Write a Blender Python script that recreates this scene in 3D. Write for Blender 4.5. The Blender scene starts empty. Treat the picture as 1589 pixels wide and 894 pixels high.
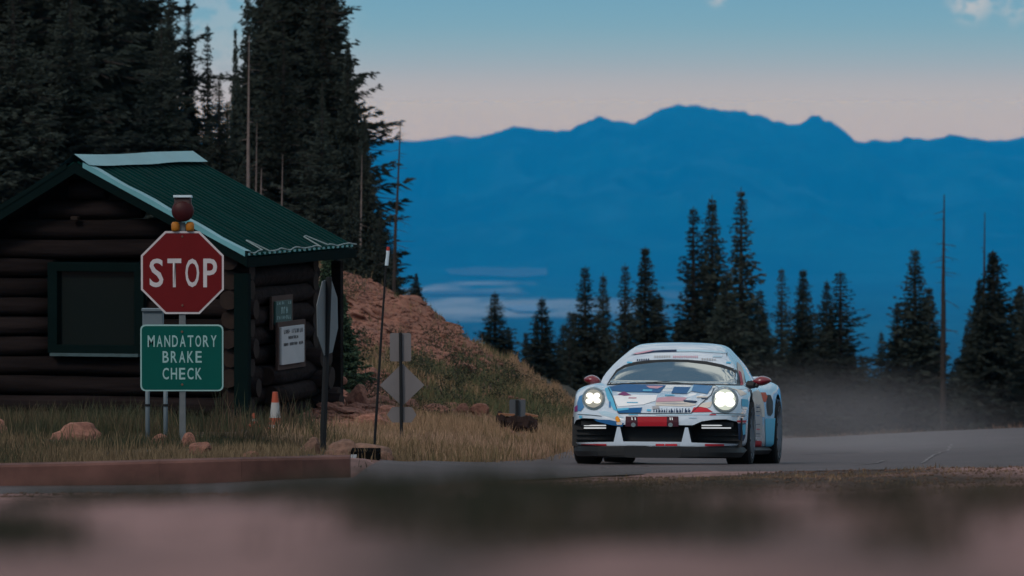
import bpy, bmesh, math, random
import numpy as np
from mathutils import Vector, Matrix
from mathutils.bvhtree import BVHTree

R = math.radians
rnd = random.Random(7)
nrng = np.random.default_rng(11)
scene = bpy.context.scene
C = bpy.context.collection

# ------------------------------------------------------------------ camera
LENS, SENSOR = 200.0, 36.0
W0, H0, HOR = 1589.0, 894.0, 160.0              # photo size, row of the horizon
F = LENS / SENSOR * W0                          # focal length in photo pixels
PITCH = math.atan((H0 / 2 - HOR) / F)
cam_d = bpy.data.cameras.new("camera"); cam = bpy.data.objects.new("camera", cam_d); C.objects.link(cam)
cam_d.lens = LENS; cam_d.sensor_width = SENSOR
cam_d.clip_start = 0.1; cam_d.clip_end = 200000
cam.location = (0, 0, 0); cam.rotation_euler = (math.pi / 2 - PITCH, 0, 0)
cam_d.dof.use_dof = True; cam_d.dof.focus_distance = 57.5; cam_d.dof.aperture_fstop = 4.6
scene.camera = cam

# ------------------------------------------------------------------ sky, sun, exposure
SUN_EL, SUN_AZ = R(38), R(215)                  # behind the camera, to its left
w = bpy.data.worlds.new("World"); scene.world = w; w.use_nodes = True
nt = w.node_tree; nt.nodes.clear()
def wn(t, **k):
    n = nt.nodes.new(t)
    for a, b in k.items(): setattr(n, a, b)
    return n
L = nt.links.new
out = wn("ShaderNodeOutputWorld"); bg = wn("ShaderNodeBackground"); bg.inputs[1].default_value = 1.0
tc = wn("ShaderNodeTexCoord"); sep = wn("ShaderNodeSeparateXYZ"); L(tc.outputs["Generated"], sep.inputs[0])
sky = wn("ShaderNodeTexSky", sky_type="NISHITA"); sky.sun_disc = False
sky.sun_elevation = SUN_EL; sky.sun_rotation = SUN_AZ; sky.altitude = 3400
skys = wn("ShaderNodeVectorMath", operation="SCALE"); L(sky.outputs[0], skys.inputs[0]); skys.inputs["Scale"].default_value = 0.10
# the air near the horizon: pinkish grey, turning to a soft teal blue higher up
SIGMA, HAZE_TOP, HAZE_FAR = 2.2e-5, 10.0, 70000.0
HAZE_SAT = (.006, .178, .43)                    # colour the valley air settles to over a long path
seen = [(-.008, (.455, .40, .425)), (-.002, (.46, .415, .435)), (.0015, (.44, .42, .44)), (.004, (.40, .41, .445)), (.0065, (.33, .40, .455)), (.0095, (.27, .395, .465)), (.0135, (.20, .38, .475)), (.019, (.165, .36, .485)), (.03, (.16, .34, .48))]
rmp = wn("ShaderNodeMapRange"); L(sep.outputs[2], rmp.inputs[0]); rmp.inputs[1].default_value = -.008; rmp.inputs[2].default_value = .03
ramp0 = wn("ShaderNodeValToRGB"); ramp0.color_ramp.interpolation = 'B_SPLINE'; L(rmp.outputs[0], ramp0.inputs[0])
els = ramp0.color_ramp.elements
els[0].position = 0; els[0].color = (*seen[0][1], 1); els[1].position = 1; els[1].color = (*seen[-1][1], 1)
for e_, c_ in seen[1:-1]:
    k_ = els.new((e_ + .008) / .038); k_.color = (*c_, 1)
# the sky stands outside the haze: give back what the air in front takes away, S = H + (seen - H) * exp(sigma * path)
def wm(op, a, b=None):
    n_ = wn("ShaderNodeMath", operation=op)
    for k_, v_ in enumerate((a, b)):
        if v_ is None: continue
        if isinstance(v_, (int, float)): n_.inputs[k_].default_value = v_
        else: L(v_, n_.inputs[k_])
    return n_.outputs[0]
path_ = wm("MINIMUM", wm("DIVIDE", HAZE_TOP, wm("MAXIMUM", sep.outputs[2], 1e-6)), HAZE_FAR)
gain = wm("EXPONENT", wm("MULTIPLY", path_, SIGMA))
sb = wn("ShaderNodeVectorMath", operation="SUBTRACT"); L(ramp0.outputs[0], sb.inputs[0]); sb.inputs[1].default_value = HAZE_SAT
sc_ = wn("ShaderNodeVectorMath", operation="SCALE"); L(sb.outputs[0], sc_.inputs[0]); L(gain, sc_.inputs["Scale"])
ramp = wn("ShaderNodeVectorMath", operation="ADD"); L(sc_.outputs[0], ramp.inputs[0]); ramp.inputs[1].default_value = HAZE_SAT
mx = wn("ShaderNodeMix", data_type="RGBA"); mr = wn("ShaderNodeMapRange"); L(sep.outputs[2], mr.inputs[0])
mr.inputs[1].default_value = 0.05; mr.inputs[2].default_value = 0.7; mr.inputs[3].default_value = 0.0; mr.inputs[4].default_value = 0.6
L(mr.outputs[0], mx.inputs[0]); L(ramp.outputs[0], mx.inputs[6]); L(skys.outputs[0], mx.inputs[7])
# broken clouds overhead
nz = wn("ShaderNodeTexNoise"); nz.inputs["Scale"].default_value = 24; nz.inputs["Detail"].default_value = 6; nz.inputs["Roughness"].default_value = .55
mpc = wn("ShaderNodeMapping"); mpc.inputs["Location"].default_value = (2.3, 1.4, .6); L(tc.outputs["Generated"], mpc.inputs[0]); L(mpc.outputs[0], nz.inputs["Vector"])
cr = wn("ShaderNodeMapRange", interpolation_type="SMOOTHSTEP"); L(nz.outputs[0], cr.inputs[0]); cr.inputs[1].default_value = .49; cr.inputs[2].default_value = .59
ch = wn("ShaderNodeMapRange"); L(sep.outputs[2], ch.inputs[0]); ch.inputs[1].default_value = .1; ch.inputs[2].default_value = .3
cm = wn("ShaderNodeMath", operation="MULTIPLY"); L(cr.outputs[0], cm.inputs[0]); L(ch.outputs[0], cm.inputs[1])
mc = wn("ShaderNodeMix", data_type="RGBA"); L(cm.outputs[0], mc.inputs[0]); L(mx.outputs[2], mc.inputs[6]); mc.inputs[7].default_value = (1.15, 1.08, .98, 1)
# two small bright cloud wisps low in the sky
def ray(px, py):
    v = Vector((px - W0 / 2, F * math.cos(PITCH) + (H0 / 2 - py) * math.sin(PITCH), -F * math.sin(PITCH) + (H0 / 2 - py) * math.cos(PITCH)))
    return v
prev = mc.outputs[2]
nz2 = wn("ShaderNodeTexNoise"); nz2.inputs["Scale"].default_value = 420; nz2.inputs["Detail"].default_value = 4
mp2 = wn("ShaderNodeMapping"); mp2.inputs["Scale"].default_value = (1, 1, 1.6); L(tc.outputs["Generated"], mp2.inputs[0]); L(mp2.outputs[0], nz2.inputs["Vector"])
for (px, py, rad, amt) in ((1508, -2, 52, .75), (1575, 12, 40, .35), (1112, -8, 26, .6), (340, 40, 160, .25), (470, 30, 120, .15)):
    d = wn("ShaderNodeVectorMath", operation="DISTANCE"); L(tc.outputs["Generated"], d.inputs[0]); d.inputs[1].default_value = ray(px, py).normalized()
    m1 = wn("ShaderNodeMapRange", interpolation_type="SMOOTHSTEP"); L(d.outputs["Value"], m1.inputs[0])
    m1.inputs[1].default_value = rad / F; m1.inputs[2].default_value = rad * .15 / F; m1.inputs[3].default_value = 0; m1.inputs[4].default_value = amt
    m2 = wn("ShaderNodeMapRange", interpolation_type="SMOOTHSTEP"); L(nz2.outputs[0], m2.inputs[0]); m2.inputs[1].default_value = .38; m2.inputs[2].default_value = .6
    m3 = wn("ShaderNodeMath", operation="MULTIPLY"); L(m1.outputs[0], m3.inputs[0]); L(m2.outputs[0], m3.inputs[1])
    m4 = wn("ShaderNodeMix", data_type="RGBA"); L(m3.outputs[0], m4.inputs[0]); L(prev, m4.inputs[6]); m4.inputs[7].default_value = (.55, .53, .53, 1)
    prev = m4.outputs[2]
L(prev, bg.inputs[0]); L(bg.outputs[0], out.inputs[0])

sun_d = bpy.data.lights.new("sun", "SUN"); sun = bpy.data.objects.new("sun", sun_d); C.objects.link(sun)
sun_d.energy = 1.3; sun_d.angle = R(14); sun_d.color = (1.0, .90, .80)
sd = Vector((math.sin(SUN_AZ) * math.cos(SUN_EL), math.cos(SUN_AZ) * math.cos(SUN_EL), math.sin(SUN_EL)))
sun.rotation_euler = sd.to_track_quat('Z', 'Y').to_euler()

vs = scene.view_settings
vs.view_transform = 'Standard'; vs.look = 'None'; vs.gamma = 1; vs.exposure = 0.0
scene.render.engine = 'CYCLES'
cy = scene.cycles
cy.use_denoising = True; cy.max_bounces = 6; cy.diffuse_bounces = 2; cy.glossy_bounces = 3; cy.transmission_bounces = 4
cy.transparent_max_bounces = 8; cy.volume_bounces = 0; cy.sample_clamp_indirect = 4

# ------------------------------------------------------------------ helpers
def P(px, py, d):
    """point of the world that is seen at photo pixel px,py at depth d metres"""
    v = ray(px, py)
    return v * (d / v.y)

def tag(o, label=None, cat=None, group=None, kind=None):
    if label: o['label'] = label
    if cat: o['category'] = cat
    if group: o['group'] = group
    if kind: o['kind'] = kind
    return o

def thing(name, loc, label, cat, group=None, rz=0.0):
    o = bpy.data.objects.new(name, None); C.objects.link(o)
    o.location = loc; o.rotation_euler = (0, 0, rz); o.empty_display_size = .2
    return tag(o, label, cat, group)

def link(name, me, parent=None, m=None, loc=None, rot=None, smooth=False):
    o = bpy.data.objects.new(name, me); C.objects.link(o)
    if m is not None and not me.materials: me.materials.append(m)
    if parent is not None: o.parent = parent
    if loc is not None: o.location = loc
    if rot is not None: o.rotation_euler = rot
    if smooth: me.polygons.foreach_set('use_smooth', [True] * len(me.polygons))
    return o

def mesh_np(name, verts, faces):
    me = bpy.data.meshes.new(name); me.from_pydata([tuple(v) for v in verts], [], [tuple(int(i) for i in f) for f in faces]); me.update()
    return me

def bm_mesh(name, bm):
    bmesh.ops.recalc_face_normals(bm, faces=bm.faces)
    me = bpy.data.meshes.new(name); bm.to_mesh(me); bm.free(); return me

def box(bm, c, s, rz=0, ry=0, rx=0, bevel=0.0):
    M = Matrix.Translation(c) @ Matrix.Rotation(rz, 4, 'Z') @ Matrix.Rotation(ry, 4, 'Y') @ Matrix.Rotation(rx, 4, 'X') @ Matrix.Diagonal((*s, 1))
    r = bmesh.ops.create_cube(bm, size=1, matrix=M)
    if bevel:
        es = list({e for v in r['verts'] for e in v.link_edges})
        bmesh.ops.bevel(bm, geom=es, offset=bevel, segments=1, affect='EDGES')

def tube(bm, a, b, r0, r1=None, n=10, cap=True):
    a, b = Vector(a), Vector(b); r1 = r0 if r1 is None else r1
    q = (b - a).to_track_quat('Z', 'Y').to_matrix().to_4x4()
    M = Matrix.Translation((a + b) / 2) @ q
    bmesh.ops.create_cone(bm, cap_ends=cap, segments=n, radius1=r0, radius2=max(r1, 1e-4), depth=(b - a).length, matrix=M)

def prism(bm, pts, y0, y1):
    """extrude the outline pts (x,z) from y0 to y1"""
    a = [bm.verts.new((x, y0, z)) for x, z in pts]; b = [bm.verts.new((x, y1, z)) for x, z in pts]
    n = len(pts)
    bm.faces.new(a); bm.faces.new(b[::-1])
    for i in range(n): bm.faces.new((a[i], b[i], b[(i + 1) % n], a[(i + 1) % n]))

def lathe(bm, prof, n=24, M=Matrix.Identity(4)):
    """prof = list of (radius, height) round the z axis"""
    rings = []
    for r, z in prof:
        rings.append([bm.verts.new(M @ Vector((r * math.cos(2 * math.pi * i / n), r * math.sin(2 * math.pi * i / n), z))) for i in range(n)])
    for a, b in zip(rings[:-1], rings[1:]):
        for i in range(n): bm.faces.new((a[i], a[(i + 1) % n], b[(i + 1) % n], b[i]))
    for rg, s in ((rings[0], -1), (rings[-1], 1)):
        bm.faces.new(rg if s > 0 else rg[::-1])

def rounded(w_, h_, r, n=4):
    pts = []
    for cx, cz, a0 in ((w_ / 2 - r, h_ / 2 - r, 0), (-w_ / 2 + r, h_ / 2 - r, 90), (-w_ / 2 + r, -h_ / 2 + r, 180), (w_ / 2 - r, -h_ / 2 + r, 270)):
        for i in range(n + 1):
            a = R(a0 + 90 * i / n); pts.append((cx + r * math.cos(a), cz + r * math.sin(a)))
    return pts

def mat(name, col, rough=.8, metal=0.0, noise=0.0, scale=8.0, col2=None, bump=0.0, coat=0.0, spec=.5, emit=None, estr=0.0, stretch=None, attr=None, rand=0.0):
    m = bpy.data.materials.new(name); m.use_nodes = True
    t = m.node_tree; b = t.nodes["Principled BSDF"]
    b.inputs["Base Color"].default_value = (*col, 1); b.inputs["Roughness"].default_value = rough; b.inputs["Metallic"].default_value = metal
    b.inputs["Specular IOR Level"].default_value = spec; b.inputs["Coat Weight"].default_value = coat; b.inputs["Coat Roughness"].default_value = .04
    if emit: b.inputs["Emission Color"].default_value = (*emit, 1); b.inputs["Emission Strength"].default_value = estr
    src = None
    if noise or bump:
        tcn = t.nodes.new("ShaderNodeTexCoord"); nn = t.nodes.new("ShaderNodeTexNoise")
        mpn = t.nodes.new("ShaderNodeMapping"); t.links.new(tcn.outputs["Object"], mpn.inputs[0]); t.links.new(mpn.outputs[0], nn.inputs["Vector"])
        if stretch: mpn.inputs["Scale"].default_value = stretch
        nn.inputs["Scale"].default_value = scale; nn.inputs["Detail"].default_value = 5; nn.inputs["Roughness"].default_value = .6
    if attr:
        an = t.nodes.new("ShaderNodeAttribute"); an.attribute_name = attr; src = an.outputs["Color"]
    if noise:
        mr_ = t.nodes.new("ShaderNodeMapRange"); t.links.new(nn.outputs[0], mr_.inputs[0]); mr_.inputs[1].default_value = .3; mr_.inputs[2].default_value = .7
        mm = t.nodes.new("ShaderNodeMix"); mm.data_type = 'RGBA'
        c2 = col2 or tuple(max(0, c * (1 - noise)) for c in col)
        if src:
            mm.blend_type = 'MULTIPLY'; mm.inputs[0].default_value = 1
            mr_.inputs[3].default_value = 1 - noise; mr_.inputs[4].default_value = 1 + noise * .6
            t.links.new(src, mm.inputs[6]); t.links.new(mr_.outputs[0], mm.inputs[7])
        else:
            t.links.new(mr_.outputs[0], mm.inputs[0]); mm.inputs[6].default_value = (*c2, 1); mm.inputs[7].default_value = (*col, 1)
        src = mm.outputs[2]
    if rand:
        oi = t.nodes.new("ShaderNodeObjectInfo"); hs = t.nodes.new("ShaderNodeHueSaturation")
        r1 = t.nodes.new("ShaderNodeMapRange"); t.links.new(oi.outputs["Random"], r1.inputs[0]); r1.inputs[3].default_value = 1 - rand; r1.inputs[4].default_value = 1 + rand
        t.links.new(r1.outputs[0], hs.inputs["Value"])
        if src: t.links.new(src, hs.inputs["Color"])
        else: hs.inputs["Color"].default_value = (*col, 1)
        src = hs.outputs[0]
    if src: t.links.new(src, b.inputs["Base Color"])
    if bump:
        bn = t.nodes.new("ShaderNodeBump"); bn.inputs["Strength"].default_value = bump; bn.inputs["Distance"].default_value = .02
        t.links.new(nn.outputs[0], bn.inputs["Height"]); t.links.new(bn.outputs[0], b.inputs["Normal"])
    return m

_fonts = {}
def text_mesh(s, height, extrude=.001, xs=1.0, spacing=1.0, align='CENTER', offset=0.0, shear=0.0):
    cu = bpy.data.curves.new("t", 'FONT'); cu.body = s; cu.size = 1; cu.extrude = 0; cu.align_x = align; cu.space_character = spacing; cu.offset = offset; cu.shear = shear
    cu.resolution_u = 3
    o = bpy.data.objects.new("t", cu); C.objects.link(o)
    dg = bpy.context.evaluated_depsgraph_get()
    me = bpy.data.meshes.new_from_object(o.evaluated_get(dg)); bpy.data.objects.remove(o); bpy.data.curves.remove(cu)
    n = len(me.vertices); co = np.zeros(n * 3); me.vertices.foreach_get('co', co); co = co.reshape(-1, 3)
    k = height / .70 if s.isupper() or s.isdigit() else height / .70
    co[:, 1] -= .35
    xyz = np.stack([co[:, 0] * k * xs, np.full(n, -extrude), co[:, 1] * k], 1)
    me.vertices.foreach_set('co', xyz.ravel()); me.update()
    return me

def sign_letters(word, cx, cz, w_, h_, gap, y, m, parent, wide=()):
    """each letter a part, condensed to the widths of highway lettering"""
    ws_ = [w_ * (1.22 if ch == 'M' else 1.0) for ch in word]; tot = sum(ws_) + gap * (len(word) - 1); x = cx - tot / 2
    for ch, wl in zip(word, ws_):
        tm = text_mesh(ch, h_, .0012, offset=.012)
        co = np.array([v.co[:] for v in tm.vertices]); a, b = co[:, 0].min(), co[:, 0].max(); c, d = co[:, 2].min(), co[:, 2].max()
        for v in tm.vertices: v.co.x = (v.co.x - (a + b) / 2) / (b - a) * wl; v.co.z = (v.co.z - (c + d) / 2) / (d - c) * h_
        o = link("letter", tm, parent, m); o.location = (x + wl / 2, y, cz); x += wl + gap
# ------------------------------------------------------------------ ground heights (thin plate spline through surveyed points)
ctrl = []
def cp(px, py, d): ctrl.append(tuple(P(px, py, d)))
for X in (-14, -6, 0, 6, 14):
    ctrl.append((X, -6, -.55)); ctrl.append((X, 0, -.47))
for px, dy in ((-300, 6), (200, 4), (600, 0), (1000, -6), (1400, -10), (1900, -12)):
    cp(px, 905, 5.4); cp(px, 822 + dy, 7.0); cp(px, 786 + dy, 9.0); cp(px, 786 + dy, 11); cp(px, 812, 16); cp(px, 806, 26); cp(px, 786, 36)
for px, a in ((-400, 771), (0, 770), (400, 768), (800, 756), (1200, 741), (1589, 735), (2000, 733)): cp(px, a, 43.5)
for px, py, d in ((-400, 757, 49), (0, 756, 49), (300, 752, 49.5), (540, 744, 50), (800, 738, 51), (1000, 735, 52), (1200, 733, 53), (1400, 729, 54), (1589, 727, 55), (2000, 722, 55),
        (1000, 721.5, 59), (1100, 721.5, 59), (1000, 720, 62.5), (1200, 720, 62.5), (860, 718, 60),
        (-300, 722, 53), (0, 720, 53), (300, 712, 53), (500, 708, 53), (0, 690, 57), (250, 690, 57), (420, 690, 57), (540, 712, 55),
        (-300, 668, 65), (0, 668, 65), (200, 668, 65), (380, 668, 66), (460, 664, 68), (0, 664, 72), (380, 655, 74),
        (700, 716, 58), (780, 716, 59), (630, 700, 60), (580, 698, 60), (500, 680, 61), (650, 684, 64), (740, 690, 63), (830, 700, 63), (900, 690, 68),
        (800, 672, 68), (700, 655, 71), (600, 648, 70), (500, 640, 69), (880, 665, 74),
        (480, 595, 76), (560, 585, 78), (650, 610, 78), (740, 630, 77), (820, 640, 77),
        (900, 648, 82), (830, 605, 86), (760, 565, 89), (700, 522, 92), (640, 480, 95), (560, 450, 98), (480, 440, 100), (300, 440, 104), (0, 440, 104), (-300, 430, 106),
        (560, 520, 88), (650, 545, 87), (740, 590, 84),
        (-300, 400, 118), (0, 410, 118), (300, 430, 118), (450, 452, 116), (560, 485, 114), (640, 530, 112), (700, 590, 110), (760, 640, 108), (830, 680, 105), (900, 705, 102),
        (200, 440, 150), (500, 540, 150), (640, 640, 150), (760, 720, 150), (900, 730, 150),
        (1230, 700, 75), (1400, 703, 72), (1589, 703, 68), (2000, 690, 68),
        (960, 690, 88), (1100, 686, 88), (1230, 681, 88), (1400, 673, 90), (1589, 666, 92), (2000, 655, 92),
        (1000, 705, 103), (1250, 697, 104), (1589, 684, 106), (2000, 676, 106),
        (1000, 720, 150), (1250, 712, 150), (1589, 706, 150), (2000, 700, 150),
        (-300, 520, 210), (300, 620, 210), (700, 790, 210), (1000, 800, 210), (1300, 800, 210), (1589, 790, 210), (2100, 780, 210),
        (-300, 800, 290), (300, 900, 290), (900, 1000, 290), (1589, 1000, 290), (2100, 1000, 290)):
    cp(px, py, d)
ctrl = np.array(ctrl)
SC = np.array([.045, .02])
cxy = ctrl[:, :2] * SC[None, :] * 3
def tps_k(a, b):
    r2 = ((a[:, None, :] - b[None, :, :]) ** 2).sum(-1)
    return np.where(r2 > 1e-12, .5 * r2 * np.log(r2 + 1e-12), 0)
n = len(cxy); A = np.zeros((n + 3, n + 3)); A[:n, :n] = tps_k(cxy, cxy) + np.eye(n) * 2e-4
A[:n, n] = 1; A[:n, n + 1:] = cxy; A[n, :n] = 1; A[n + 1:, :n] = cxy.T
wts = np.linalg.solve(A, np.concatenate([ctrl[:, 2], np.zeros(3)]))
def height(X, Y):
    X = np.atleast_1d(np.asarray(X, float)); Y = np.atleast_1d(np.asarray(Y, float))
    q = np.stack([X, Y], 1) * SC[None, :] * 3
    o = np.zeros(len(q))
    for i in range(0, len(q), 20000):
        o[i:i + 20000] = tps_k(q[i:i + 20000], cxy) @ wts[:n] + wts[n] + q[i:i + 20000] @ wts[n + 1:]
    return o
def gz(x, y): return float(height(x, y)[0])
def on_ground(px, d, dz=0.0):
    x = P(px, 600, d).x
    return Vector((x, d, gz(x, d) + dz))
def vnoise(x, y, s, seed=0):
    """cheap smooth noise in numpy"""
    x = x / s + seed * 17.3; y = y / s - seed * 9.1
    xi, yi = np.floor(x).astype(np.int64), np.floor(y).astype(np.int64); xf, yf = x - xi, y - yi
    xf = xf * xf * (3 - 2 * xf); yf = yf * yf * (3 - 2 * yf)
    def h(a, b):
        k = (a * 374761393 + b * 668265263 + seed * 1442695) & 0x7fffffff
        k = ((k ^ (k >> 13)) * 1274126177) & 0x7fffffff
        return (k ^ (k >> 16)) % 10007 / 10007.0
    return (h(xi, yi) * (1 - xf) + h(xi + 1, yi) * xf) * (1 - yf) + (h(xi, yi + 1) * (1 - xf) + h(xi + 1, yi + 1) * xf) * yf
def fbm(x, y, s, seed=0, o=4):
    t, a, n_ = 0, 1, 0
    for i in range(o): t = t + a * vnoise(x, y, s / 2 ** i, seed + i); n_ += a; a *= .55
    return t / n_

# outline of the asphalt in plan (x, y)
road_px = [(-700, 49.2), (0, 49.0), (300, 49.5), (548, 50.1), (600, 53.5), (660, 57.0), (760, 58.0), (840, 60.5), (880, 64), (905, 70), (960, 80), (1060, 88.5), (1230, 89.5), (1400, 91), (1589, 92.5), (2300, 93),
           (2300, 55.5), (1589, 54.2), (1400, 53.2), (1200, 52.2), (1000, 50.6), (800, 48.5), (500, 46), (0, 45), (-700, 45)]
road_xy = [(P(a, 700, d).x, d) for a, d in road_px]
def in_poly(X, Y, poly):
    r = np.zeros(len(X), bool); j = len(poly) - 1
    for i in range(len(poly)):
        xi, yi = poly[i]; xj, yj = poly[j]
        c = ((yi > Y) != (yj > Y)) & (X < (xj - xi) * (Y - yi) / (yj - yi + 1e-12) + xi)
        r ^= c; j = i
    return r
def grid_mesh(name, xs, ys, zf, colf=None, mask=None):
    XX, YY = np.meshgrid(xs, ys); x = XX.ravel(); y = YY.ravel(); z = zf(x, y)
    nx, ny = len(xs), len(ys)
    i = np.arange(nx * ny).reshape(ny, nx)
    q = np.stack([i[:-1, :-1], i[:-1, 1:], i[1:, 1:], i[1:, :-1]], -1).reshape(-1, 4)
    me = bpy.data.meshes.new(name)
    me.vertices.add(len(x)); me.vertices.foreach_set('co', np.stack([x, y, z], 1).astype(np.float32).ravel())
    me.loops.add(len(q) * 4); me.loops.foreach_set('vertex_index', q.astype(np.int32).ravel())
    me.polygons.add(len(q)); me.polygons.foreach_set('loop_start', np.arange(0, len(q) * 4, 4, dtype=np.int32))
    me.polygons.foreach_set('use_smooth', [True] * len(q))
    me.update(calc_edges=True)
    if colf is not None:
        ca = me.color_attributes.new("soil", 'FLOAT_COLOR', 'POINT'); c = colf(x, y, z)
        ca.data.foreach_set('color', np.concatenate([c, np.ones((len(c), 1))], 1).astype(np.float32).ravel())
    return me
def pix_of(X, Y): return X / Y * F / math.cos(PITCH) + W0 / 2     # roughly the photo column of a ground point
def is_slope(X, Y):
    """1 where the red rocky hillside is"""
    px = pix_of(X, np.maximum(Y, 1))
    lim = np.interp(px, [400, 480, 560, 650, 780, 880, 960], [66, 66, 68, 69, 71, 76, 130])
    return np.clip((Y - lim) / 4, 0, 1) * (px > 380) * (px < 960) * (Y < 125)
def rocky(px, Y):
    up = np.clip((Y - 83) / 2, 0, 1) * np.interp(px, [500, 520, 690, 760, 800], [0, 1, 1, .35, 0])
    lo = np.clip((Y - 64.5) / 2.5, 0, 1) * np.clip((78.5 - Y) / 1.5, 0, 1) * np.interp(px, [400, 440, 590, 640], [0, 1, 1, 0])
    mid = np.clip((Y - 70.5), 0, 1) * np.clip((74.5 - Y), 0, 1) * np.interp(px, [610, 640, 760, 790], [0, .6, .6, 0])
    return np.clip(np.maximum(np.maximum(up, lo), mid), 0, 1) * (Y < 125)
def ground_z(X, Y):
    z = height(X, Y)
    s = is_slope(X, Y)
    inr = in_poly(X, Y, road_xy)
    z = z + (1 - inr) * ((fbm(X, Y, 1.2, 3) - .5) * .10 + s * (fbm(X, Y * .7, 2.6, 5) - .5) * .6 + s * (np.abs(fbm(X + z * 1.5, z * 3 + Y * .2, .9, 8) - .5)) * .5)
    z = z - inr * .05
    return z
def mixc(a, b, t): return a * (1 - t[:, None]) + b * t[:, None]
def near_dark(px, X, Y):
    dark = np.clip((fbm(X * 9, Y * 1.2, 2.2, 44, 3) - .56) * 6, 0, .8) * (Y < 30)
    for bp, bd, rx, rd in ((600, 8.6, 120, 1.2), (480, 10.2, 130, .9), (740, 7.8, 90, 1.1), (870, 6.6, 110, .8), (660, 7.0, 60, .6), (1130, 6.5, 75, .9), (1060, 7.2, 60, .6), (1430, 6.5, 95, .9), (1345, 7.6, 80, .6), (900, 8.8, 120, .9), (15, 6.3, 80, 1.2),
                           (190, 10.2, 130, .9), (1300, 9.9, 200, .5), (1000, 6.3, 70, .5), (1560, 7.6, 70, .7), (1150, 9.6, 120, .6), (780, 10.2, 160, .8)):
        dark = np.maximum(dark, np.exp(-((px - bp) / rx) ** 2 - ((Y - bd) / rd) ** 2) * 1.15 * (Y < 14))
    return np.clip(dark, 0, 1)
def ground_col(X, Y, Z):
    px = pix_of(X, np.maximum(Y, 1))
    n1 = fbm(X, Y, 3.0, 21); n2 = fbm(X, Y, .7, 31)
    gravel = np.array([.29, .165, .155]); brown = np.array([.060, .038, .030]); brush = np.array([.018, .017, .013])
    red = np.array([.24, .105, .072]); dry = np.array([.15, .085, .055]); green = np.array([.035, .035, .022]); forest = np.array([.05, .045, .035])
    c = mixc(gravel[None] * np.ones((len(X), 1)), brown[None], np.clip((n1 - .48) * 6, 0, 1))
    dark = near_dark(px, X, Y)
    c = mixc(c, brush[None], np.clip(dark, 0, 1) * .92)
    # grass verge on the far side of the kerb and up to the cabin
    v = ((Y > 50.3) & (px < 640) & (Y < 90)) * (1.0 - ((px > 500) & (Y < 54.5)))
    c = mixc(c, mixc(green[None] * np.ones((len(X), 1)), brown[None], np.clip((n2 - .45) * 4, 0, 1)), v)
    v2 = ((Y > 55) & (px >= 560) & (px < 960)) * 1.0
    c = mixc(c, mixc(dry[None] * np.ones((len(X), 1)), brown[None], np.clip((n2 - .5) * 4, 0, 1)), v2)
    s = np.clip(rocky(px, Y) * 1.2 - .2 * fbm(X, Y + Z * 2, 1.6, 52), 0, 1)
    c = mixc(c, red[None], s)
    f = np.clip((Y - 100) / 8, 0, 1); c = mixc(c, forest[None], f)
    f2 = np.clip((Y - 95) / 4, 0, 1) * (px > 960); c = mixc(c, brown[None] * .7, f2)
    return np.clip(c * (.85 + .3 * n2[:, None]), 0, 1)
ys = np.concatenate([np.arange(-8, 4, 2), np.arange(4, 44, .5), np.arange(44, 100, .16), np.arange(100, 130, .6), np.arange(130, 300, 4)])
xs = np.concatenate([np.arange(-60, -14, 3), np.arange(-14, 14, .16), np.arange(14, 61, 3)])
ROCKY = True
m_ground = mat("ground_soil", (.3, .2, .15), rough=.95, noise=.35, scale=5, bump=.6, attr="soil", spec=.2)
g = link("ground", grid_mesh("ground", xs, ys, ground_z, ground_col), m=m_ground); tag(g, "bare red brown ground with verge and hillside", kind="structure")

# asphalt road laid on the ground
m_road = mat("asphalt", (.085, .066, .070), rough=.82, noise=.5, scale=1.1, bump=.3, spec=.35, col2=(.056, .044, .047))
bm = bmesh.new(); vs_ = [bm.verts.new((x, y, 0)) for x, y in road_xy]; bm.faces.new(vs_)
for X in np.arange(-16, 20, .5):
    bmesh.ops.bisect_plane(bm, geom=bm.verts[:] + bm.edges[:] + bm.faces[:], plane_co=(X, 0, 0), plane_no=(1, 0, 0))
for Y in np.arange(45.2, 93, .5):
    bmesh.ops.bisect_plane(bm, geom=bm.verts[:] + bm.edges[:] + bm.faces[:], plane_co=(0, Y, 0), plane_no=(0, 1, 0))
hz = height([v.co.x for v in bm.verts], [v.co.y for v in bm.verts])
for v, z in zip(bm.verts, hz): v.co.z = z + .012
o = link("road", bm_mesh("road", bm), m=m_road, smooth=True); tag(o, "grey asphalt mountain road", kind="structure")

m_crack = mat("crack_seal", (.15, .13, .135), rough=.8)
for pts_ in (((1432, 60), (1440, 64), (1452, 68), (1470, 72), (1476, 78)), ((1330, 57.5), (1360, 60), (1372, 64)), ((930, 55.5), (1010, 56.2), (1090, 56.5)), ((1250, 70), (1330, 72), (1420, 72.6), (1520, 74))):
    V = []; Fs = []
    fine = [(np.interp(t_, range(len(pts_)), [p_[0] for p_ in pts_]) + rnd.uniform(-3, 3), np.interp(t_, range(len(pts_)), [p_[1] for p_ in pts_])) for t_ in np.linspace(0, len(pts_) - 1, 24)]
    for a_, b_ in fine:
        x_ = P(a_, 700, b_).x; z_ = gz(x_, b_) + .018
        V += [(x_ - .018, b_ - .02, z_), (x_ + .018, b_ + .02, z_)]
    for k in range(23): Fs.append((2 * k, 2 * k + 1, 2 * k + 3, 2 * k + 2))
    link("crack_seal", mesh_np("crack_seal", V, Fs), o, m_crack)

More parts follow.
